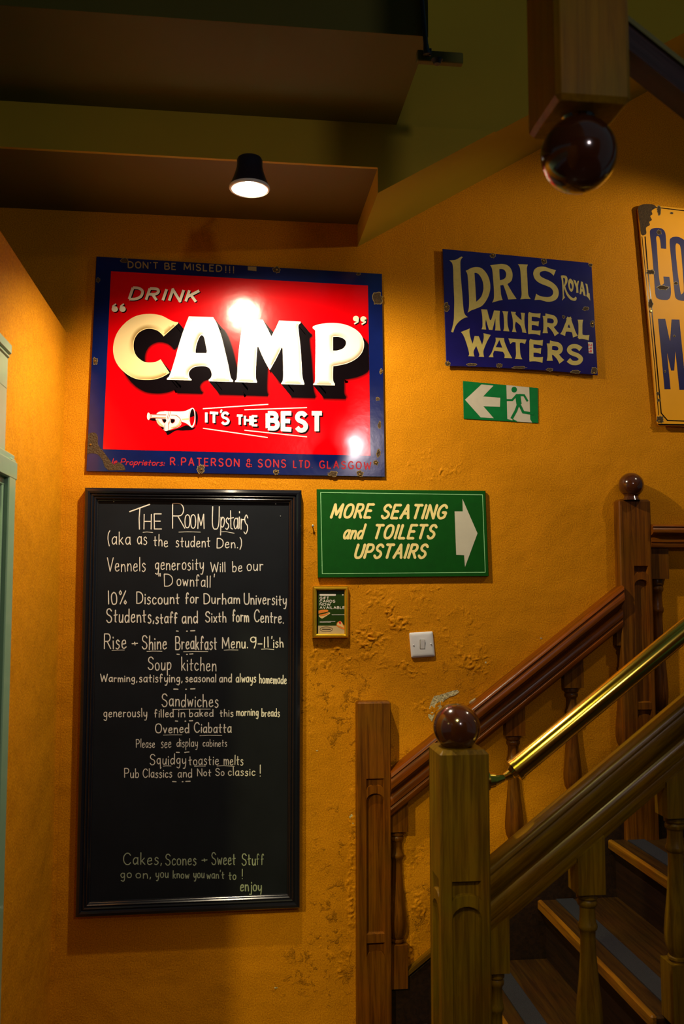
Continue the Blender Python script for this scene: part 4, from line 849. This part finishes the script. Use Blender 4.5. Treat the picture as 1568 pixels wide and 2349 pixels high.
# ------------------------------------------------------------------ Idris sign
isg = thing('enamel_sign', 'dark blue enamel sign with cream lettering above the fire exit sign', 'sign')
IY = WY-0.018; O6, S6 = (1010, 560), 7.8316; O7, S7 = (1180, 580), 7.84; O4, S4 = (980, 440), 2.6667
p4 = lambda x, y: (O4[0]+x/S4, O4[1]+y/S4); p6 = lambda x, y: (O6[0]+x/S6, O6[1]+y/S6); p7 = lambda x, y: (O7[0]+x/S7, O7[1]+y/S7)
plate([p4(92, 348), p4(985, 433), p4(986, 447), p4(1004, 452), p4(1042, 1122), p4(760, 1096), p4(400, 1074), p4(115, 1065)], IY, 0.004, 'sign_plate', 'idris', isg)
for px, py in ((1060, 600), (1330, 640), (1345, 840), (1050, 820)):
    c = at(px, py, IY+0.004); MB().box(c.x-0.008, c.x+0.008, IY+0.004, WY, c.z-0.008, c.z+0.008).build('spacer', 'rust', isg)
IL = IY-0.0005
def ip(s, o, sc):
    mb = MB(); poly_px([outline(t, o, sc) for t in s.split('|')], IL, mb); mb.build('letter', 'olive', isg)
ip("155,290! 200,290 270,280 330,250 370,222! 400,235! 370,270 355,330 358,500 372,700 390,900 405,1100 420,1220 450,1280 492,1312! 420,1330 340,1385 270,1470 225,1588! 190,1575! 215,1480 238,1350 242,1200 245,1000 232,700 225,450 210,350 180,310", O6, S6)
ip("450,480! 500,455 560,425 640,413 720,425 790,480 850,570 885,680 892,800 865,920 815,1020 740,1110 620,1165 550,1190 485,1232! 505,1160 512,1050 505,850 490,620 478,530|608,515! 650,520 700,560 745,640 768,740 765,830 740,920 700,980 640,1035! 632,900 620,700", O6, S6)
ip("890,380! 1000,365 1100,355 1190,375 1250,425 1285,500 1292,580 1270,660 1200,718! 1240,790 1300,890 1365,985! 1215,995! 1180,880 1130,745 1105,738 1072,742! 1080,850 1092,940 1115,1005! 1050,1015 925,1050! 955,980 958,850 945,650 930,480 915,420|1055,450! 1100,448 1145,465 1175,520 1172,580 1140,625 1065,650! 1058,560", O6, S6)
ip("55,205! 140,205 235,212! 218,270 220,350 228,500 235,650 245,760 288,832! 200,828 98,836! 122,770 120,650 110,450 98,300 80,240", O7, S7)
ip("740,310! 700,412! 650,365 590,335 530,325 470,340 448,375 465,420 530,460 620,500 710,560 765,625 790,700 782,780 740,840 670,872 590,880 510,862 440,845 355,850! 385,735! 440,770 520,790 600,795 660,775 690,725 680,670 640,625 560,590 450,545 370,480 335,400 340,330 380,275 450,250 540,252 640,285", O7, S7)
# ROYAL
ip("828,410! 870,405 920,415 945,450 948,510 930,560 905,600! 925,660 960,730 1010,790 1060,815 1095,790 1112,815 1100,855 1060,862 1000,840 940,770 905,690 885,625! 882,700 888,770 905,800! 850,860! 862,790 856,650 845,500|868,450! 895,455 905,490 895,550 880,580!", O7, S7)
ip("1005,465 1045,510 1060,580 1050,660 1025,700 990,680 965,610 960,530 975,480|1000,540 1020,570 1030,620 1015,650 995,620 990,570", O7, S7)
ip("1050,480! 1095,500! 1115,560! 1130,505! 1155,500! 1135,600! 1145,720! 1105,718! 1108,640!", O7, S7)
ip("1192,512! 1222,525! 1245,620 1275,780! 1235,765! 1222,700! 1205,695! 1192,745! 1165,740!|1205,600! 1218,655! 1198,650!", O7, S7)
ip("1268,550! 1305,565! 1318,640 1325,720! 1345,730! 1357,862! 1320,810 1285,775! 1295,720 1285,620", O7, S7)
def fl(ch, a_, b_, wd=8.6, fr=0.42):
    """flared capital between two baseline points a_ and b_, (x, ybase, ytop)"""
    mb = MB(); adv = G[ch][0]/100
    text(ch, a_[0]+wd/2, a_[1]-wd*.35, b_[0]-wd/2, b_[1]-wd*.35, a_[1]-a_[2]-wd*.75, wd, IL, mb, h1=b_[1]-b_[2]-wd*.75, cap='flat', flare=fr); mb.build('letter', 'olive', isg)
def flx(ch, o, sc, x0, x1, yb0, yb1, yt0, yt1, wd=8.6, fr=0.42): fl(ch, (o[0]+x0/sc, o[1]+yb0/sc, o[1]+yt0/sc), (o[0]+x1/sc, o[1]+yb1/sc, o[1]+yt1/sc), wd, fr)
MI = [("728,1170! 835,1175! 895,1370 960,1190! 1065,1198! 1058,1300 1062,1450 1078,1555! 975,1550! 985,1500 985,1330! 930,1542! 868,1538! 812,1350! 805,1440 818,1535! 735,1530! 752,1470 748,1300", 6), ("1108,1202! 1215,1210! 1200,1290 1205,1450 1235,1568! 1125,1560! 1140,1480 1132,1290", 6)]
for s, k in MI: ip(s, O6, S6)
ip("1262,1212! 1352,1222! 1345,1260 1400,1320 1455,1370! 1450,1290 1438,1232! 1515,1238! 1505,1330 1510,1450 1540,1597! 1465,1585! 1462,1540 1430,1460 1350,1390! 1335,1480 1362,1582! 1282,1574! 1300,1500 1295,1350", O6, S6); flx('E', O7, S7, 240, 492, 1442, 1462, 1085, 1105, 8.2); flx('R', O7, S7, 515, 790, 1468, 1495, 1108, 1130, 8.6)
flx('A', O7, S7, 828, 1122, 1500, 1530, 1150, 1170, 8.4); flx('L', O7, S7, 1145, 1370, 1530, 1552, 1175, 1200, 9.0)
ip("365,1578! 440,1550 525,1515! 518,1580 540,1690 575,1790! 610,1650! 685,1655! 745,1810! 775,1690 770,1600! 900,1632! 850,1720 800,1830 768,1930 780,2028! 682,2022! 695,1980 640,1830! 592,1930 608,2018! 498,2012! 512,1960 470,1800 415,1650", O6, S6)
ip("985,1680! 1140,1690! 1150,1760 1210,1910 1285,2050! 1145,2045! 1150,1990 1120,1935! 965,1915! 942,1970 948,2032! 862,2030! 915,1950 960,1830 990,1740|1055,1722! 1108,1862! 990,1850!", O6, S6)
ip("-113,1540! 50,1550 210,1558! 185,1640! 120,1615 90,1625! 95,1750 105,1840 135,1915! 5,1908! 22,1840 20,1720 15,1610! -40,1608 -80,1640!", O7, S7); flx('E', O7, S7, 262, 540, 1932, 1952, 1572, 1590, 9.6); flx('R', O7, S7, 590, 885, 1968, 1988, 1598, 1618, 10); flx('S', O7, S7, 925, 1235, 2000, 2015, 1640, 1655, 9.8, 0.2)
rust(isg, IL+.0001, [(1130, 586, 5, 5), (1247, 599, 5, 6), (1024, 705, 6, 9), (1358, 743, 4, 6), (1354, 608, 4, 3), (1026, 834, 5, 5), (1145, 838, 6, 4), (1260, 848, 7, 3), (1080, 836, 12, 2.5), (1190, 843, 14, 2.5), (1320, 853, 10, 3), (1362, 850, 7, 7), (1343, 708, 6, 4), (1292, 727, 3, 3)])
for x, y in ((1130, 585), (1246, 598), (1023, 704), (1027, 833), (1362, 856), (1358, 742)): screw(x, y, IL-.0007, isg, 0.0035)
mb = MB(); poly_px([[p7(1315, 1605), p7(1403, 1612), p7(1412, 1812), p7(1330, 1805)]], IL-.0003, mb); mb.build('price_sticker', 'greywhite', isg)
mb = MB()
for i, ch in enumerate('299'):   # digits turned to read downwards
    adv, sts = glyph_strokes(ch); cx, cy_ = p7(1392, 1640+i*56)
    for _, s in sts: ribbon([(cx-8+gy*7.2, cy_+gx*9.5) for gx, gy in s], 1.4, IL-.0006, mb, 'round')
mb.build('sticker_digits', 'berry', isg)

# ------------------------------------------------------------------ exit sign
es = thing('exit_sign', 'small green fire exit sign with left arrow and running man', 'sign'); EY = WY-0.003
plate([p4(217, 1157), p4(675, 1200), p4(678, 1415), p4(222, 1388)], EY, 0.002, 'sign_plate', 'egreen', es, 0.0005)
EL = EY-.0004
mb = MB(); poly_px([[p4(*p) for p in ((229, 1272), (330, 1178), (403, 1186), (340, 1252), (445, 1260), (443, 1315), (342, 1312), (405, 1385), (325, 1380))]], EL, mb); mb.build('arrow', 'ewhite', es)
mb = MB(); poly_px([[p4(*p) for p in ((482, 1182), (622, 1196), (628, 1392), (640, 1412), (545, 1405), (488, 1390))]], EL, mb); mb.build('doorway_symbol', 'ewhite', es)
mb = MB(); E2 = EL-.0004
poly_px([[p4(530+17*math.cos(t*math.pi/8), 1210+18*math.sin(t*math.pi/8)) for t in range(16)]], E2, mb)
for pts, wd in ((((553, 1246), (556, 1275), (560, 1300)), 12), (((585, 1244), (545, 1243), (518, 1274), (484, 1274)), 4.6), (((560, 1242), (590, 1244), (612, 1282)), 4.6), (((556, 1298), (540, 1340), (514, 1388)), 6.2), (((562, 1300), (585, 1348), (650, 1358)), 5.8), (((520, 1393), (545, 1406)), 3)):
    ribbon([p4(*p) for p in pts], wd, E2, mb, 'flat')
mb.build('running_figure', 'egreen', es)

# ------------------------------------------------------------------ yellow sign at the right edge
ys = thing('enamel_sign', 'yellow-orange enamel sign with blue lettering cut off at the right edge', 'sign')
YY = WY-0.022; O5, S5 = (1430, 440), 4.1957; p5 = lambda x, y: (O5[0]+x/S5, O5[1]+y/S5)
plate([p5(135, 165), p5(150, 130), p5(200, 118), p5(2300, 330), p5(2420, 2320), p5(345, 2248), p5(325, 2225)], YY, 0.006, 'sign_plate', 'mustard', ys, 0.002)
for px, py in ((1490, 520), (1530, 940), (1900, 900), (1900, 600)):
    c = at(px, py, YY+0.006); MB().box(c.x-0.008, c.x+0.008, YY+0.006, WY, c.z-0.008, c.z+0.008).build('spacer', 'rust', ys)
YL = YY-.0005
def yp(s, m='navy', name='letter', dz=0):
    mb = MB(); poly_px([outline(t, O5, S5) for t in s.split('|')], YL-dz, mb); mb.build(name, m, ys)
yp("252,400 262,362 300,348 360,352 395,385 405,450 408,548! 358,545! 348,455 330,425 312,440 318,520 335,780 348,880! 358,905! 388,880! 382,815! 438,818! 450,900 452,990 430,1035 380,1040 330,1028 305,985 290,800 270,560")
yp("442,490 460,442 510,432 560,450 600,500 620,700 635,900 640,1000 600,1045 540,1045 500,1020 488,960 465,720|498,520 530,505 550,560 570,800 578,950 560,980 545,965 515,740")
yp("330,1222! 398,1222! 445,1440! 460,1228! 535,1230! 600,1905! 535,1905! 497,1530! 485,1720! 455,1720! 415,1540! 450,1900! 392,1900!")
mb = MB(); ribbon([p5(*p) for p in ((205, 430), (230, 740), (262, 1040), (280, 1250), (318, 1660), (345, 1960), (360, 2130), (420, 2200), (579, 2206), (2000, 2250))], 2.4, YL, mb)
ribbon([p5(*p) for p in ((175, 430), (215, 830), (262, 1300), (300, 1700), (335, 2150))], 1.5, YL, mb); ribbon([p5(*p) for p in ((300, 148), (579, 182), (2000, 310))], 2.0, YL, mb)
ribbon([p5(*p) for p in ((330, 2238), (579, 2242), (2300, 2300))], 3.2, YL, mb)
mb.build('border_line', 'black', ys)
yp("135,160! 150,135 200,118 280,122 320,150! 270,180 275,215 255,235 270,270 245,290 250,320 215,345 215,405 170,410 155,300", 'rust', 'rust_patch', .0005)
rust(ys, YL-.0003, [(1511, 448+85, 5, 5), (1492, 697, 5, 9), (1492, 624, 9, 5), (1519, 660, 12, 5), (1513, 962, 8, 7), (1511, 483, 4, 9), (1540, 489, 3, 2), (1550, 650, 4, 3), (1508, 903, 3, 3), (1510, 918, 3, 3), (1524, 852, 2, 2), (1546, 771, 2, 2)])
screw(1492, 714, YL-.0007, ys, 0.005); screw(1511, 966, YL-.0012, ys, 0.004)

# ------------------------------------------------------------------ gift card frame
gf = thing('picture_frame', 'small gold framed green gift card poster below the green board', 'picture')
a_, b_ = at(718, 1345.5, WY-.018), at(799, 1463, WY-.018)
px_ = [(0, 0), (0, .014), (.0045, .019), (.008, .019), (.010, .016), (.0125, .0145), (.0135, .010)]
frame_mesh(a_.x, b_.x, b_.z, a_.z, WY, px_).build('frame', 'gold', gf)
mb = MB(); n = 40
for i in range(n):  # rope bead along top and left outer edges
    t = (i+.5)/n; x = a_.x+(b_.x-a_.x)*t; mb.box(x-.0010, x+.0006, WY-.0175, WY-.004, a_.z-.001, a_.z+.0022)
for i in range(56):
    t = (i+.5)/56; z = b_.z+(a_.z-b_.z)*t; mb.box(a_.x-.0022, a_.x+.001, WY-.0175, WY-.004, z-.0010, z+.0006)
mb.build('rope_edge', 'gold', gf)
PY = WY-.009
MB().box(a_.x+.012, b_.x-.012, PY, WY, b_.z+.012, a_.z-.012).build('backing_card', 'black', gf)
Op, Sp_ = (690, 1320), 11.2; pp_ = lambda x, y: (Op[0]+x/Sp_, Op[1]+y/Sp_)
def pq(loop, m, lay, name): mb = MB(); poly_px([loop], PY-lay, mb); mb.build(name, m, gf)
pq([pp_(440, 405), pp_(1135, 405), pp_(1135, 1290), pp_(440, 1290)], 'poster', .0004, 'poster'); pq([pp_(440, 1290), pp_(1135, 1290), pp_(1135, 1508), pp_(440, 1508)], 'sand', .0004, 'poster')
mb = MB(); PL = PY-.0008
ribbon([pp_(495, 500), pp_(875, 500)], 4.2, PL, mb, 'round'); ribbon([pp_(1065, 500), pp_(1080, 500)], 2.4, PL, mb, 'round')
for s, x1_, y in (('GIFT', 715, 612), ('CARDS', 875, 692), ('NOW', 755, 772), ('AVAILABLE', 1118, 855)): text(s, *pp_(485, y), *pp_(x1_, y), 5.3, 1.15, PL, mb, gap=0.3, cap='flat')
ribbon([pp_(790, 1012), pp_(1112, 1012)], 1.2, PL, mb); ribbon([pp_(480, 1182), pp_(880, 1180)], .7, PL, mb); ribbon([pp_(480, 1210), pp_(770, 1208)], .7, PL, mb)
mb.build('poster_lettering', 'white', gf)
pq(outline("450,905! 520,885 640,880 690,890 700,925 640,940 540,965 452,985!", Op, Sp_), 'bread', .0008, 'sandwich_print'); pq(outline("455,1030! 560,1010 700,950 748,975 640,1050 540,1110! 470,1065", Op, Sp_), 'cake', .0008, 'sandwich_print')
pq(outline("460,1010! 560,990 650,975 700,955! 700,990 600,1030 500,1050!", Op, Sp_), 'bread', .0011, 'sandwich_print')
pq(outline("910,1270! 930,1210 1000,1170 1050,1200 1090,1270 1128,1290! 1120,1385! 1050,1370 940,1315", Op, Sp_), 'bread', .0008, 'cake_print'); pq(outline("930,1270 960,1210 1040,1200 1080,1290 1110,1340 1040,1320", Op, Sp_), 'cake', .0011, 'cake_print')
pq(outline("975,1200 1000,1180 1025,1205 1020,1250 985,1240", Op, Sp_), 'berry', .0014, 'cake_print')
mb = MB(); ribbon([pp_(650+160*math.cos(t*math.pi/16), 1382+62*math.sin(t*math.pi/16)) for t in range(33)], .8, PL, mb); ribbon([pp_(540, 1382), pp_(760, 1382)], 2.0, PL, mb)
mb.build('poster_emblem', 'rust', gf)

# ------------------------------------------------------------------ light switch
ls = thing('light_switch', 'white plastic light switch on the flaking wall below the green board', 'switch')
qd = [(937.6, 1451.6), (992, 1448), (997, 1506), (943, 1509.6)]
def rr(q, ins, rad, Y):
    c = [at(*p, Y) for p in q]; ctr = sum(c, Vector())/4; U = ((c[1]-c[0])+(c[2]-c[3])).normalized(); V = ((c[3]-c[0])+(c[2]-c[1])).normalized(); w2 = (c[1]-c[0]).length/2-ins; h2 = (c[3]-c[0]).length/2-ins; out = []
    for sx_, sy_, a0 in ((1, 1, 0), (-1, 1, 90), (-1, -1, 180), (1, -1, 270)):
        for k in range(5):
            a = math.radians(a0+k*22.5); out.append(ctr+U*(sx_*(w2-rad)+rad*math.cos(a))+V*(sy_*(h2-rad)+rad*math.sin(a)))
    return out
rings = [rr(qd, 0.0, .005, WY), rr(qd, 0.0, .005, WY-.005), rr(qd, 0.002, .005, WY-.008), rr(qd, 0.008, .006, WY-.0095), rr(qd, 0.012, .006, WY-.010)]
vs = [v for r in rings for v in r]; n = 20; fs = [(a*n+j, a*n+(j+1) % n, (a+1)*n+(j+1) % n, (a+1)*n+j) for a in range(4) for j in range(n)]+[tuple(range(4*n, 5*n))]
obj('face_plate', vs, fs, 'plast', ls, True)
c = at(968.5, 1478, WY-.010)
MB().box(c.x-.0095, c.x+.0095, WY-.0108, WY-.008, c.z-.0165, c.z+.0165, .001).build('rocker_surround', 'steel', ls)
mb = MB(); mb.add([(c.x-.007, WY-.011, c.z-.0145), (c.x+.007, WY-.011, c.z-.0145), (c.x+.007, WY-.0145, c.z+.0145), (c.x-.007, WY-.0145, c.z+.0145), (c.x-.007, WY-.008, c.z-.0145), (c.x+.007, WY-.008, c.z-.0145), (c.x+.007, WY-.008, c.z+.0145), (c.x-.007, WY-.008, c.z+.0145)],
  [(0, 1, 2, 3), (4, 7, 6, 5), (0, 4, 5, 1), (1, 5, 6, 2), (2, 6, 7, 3), (3, 7, 4, 0)]); mb.build('rocker', 'plast', ls)
for dx in (-.030, .030): 
    s = screw(948 if dx < 0 else 988, 1480 if dx < 0 else 1477, WY-.0098, ls, 0.0026, 'plast')

# lone screw in the wall between the boards
lw = thing('wall_screw', 'tiny metal screw in the wall between chalkboard and green board', 'screw')
c = at(717, 1206, WY-.012); MB().tube((c.x, WY-.016, c.z), (c.x, WY+.002, c.z), 0.0016, 10).build('shank', 'steel', lw)
screw(717, 1206, WY-.015, lw, 0.0042, 'steel', 'screw_head')

# Empties at the base of their things
for o in [o for o in bpy.data.objects if o.type == 'EMPTY' and not o.parent]:
    ms = [c for c in o.children_recursive if c.type == 'MESH']
    P_ = [v.co for c in ms for v in c.data.vertices]
    xs = [p.x for p in P_]; ys_ = [p.y for p in P_]; zs = [p.z for p in P_]
    onw = max(ys_) > WY-.05 and max(ys_)-min(ys_) < 0.2
    settle(o, ((min(xs)+max(xs))/2, max(ys_) if onw else (min(ys_)+max(ys_))/2, (min(zs)+max(zs))/2 if onw else (max(zs) if o.name.startswith(('spotlight', 'upper')) else min(zs))))
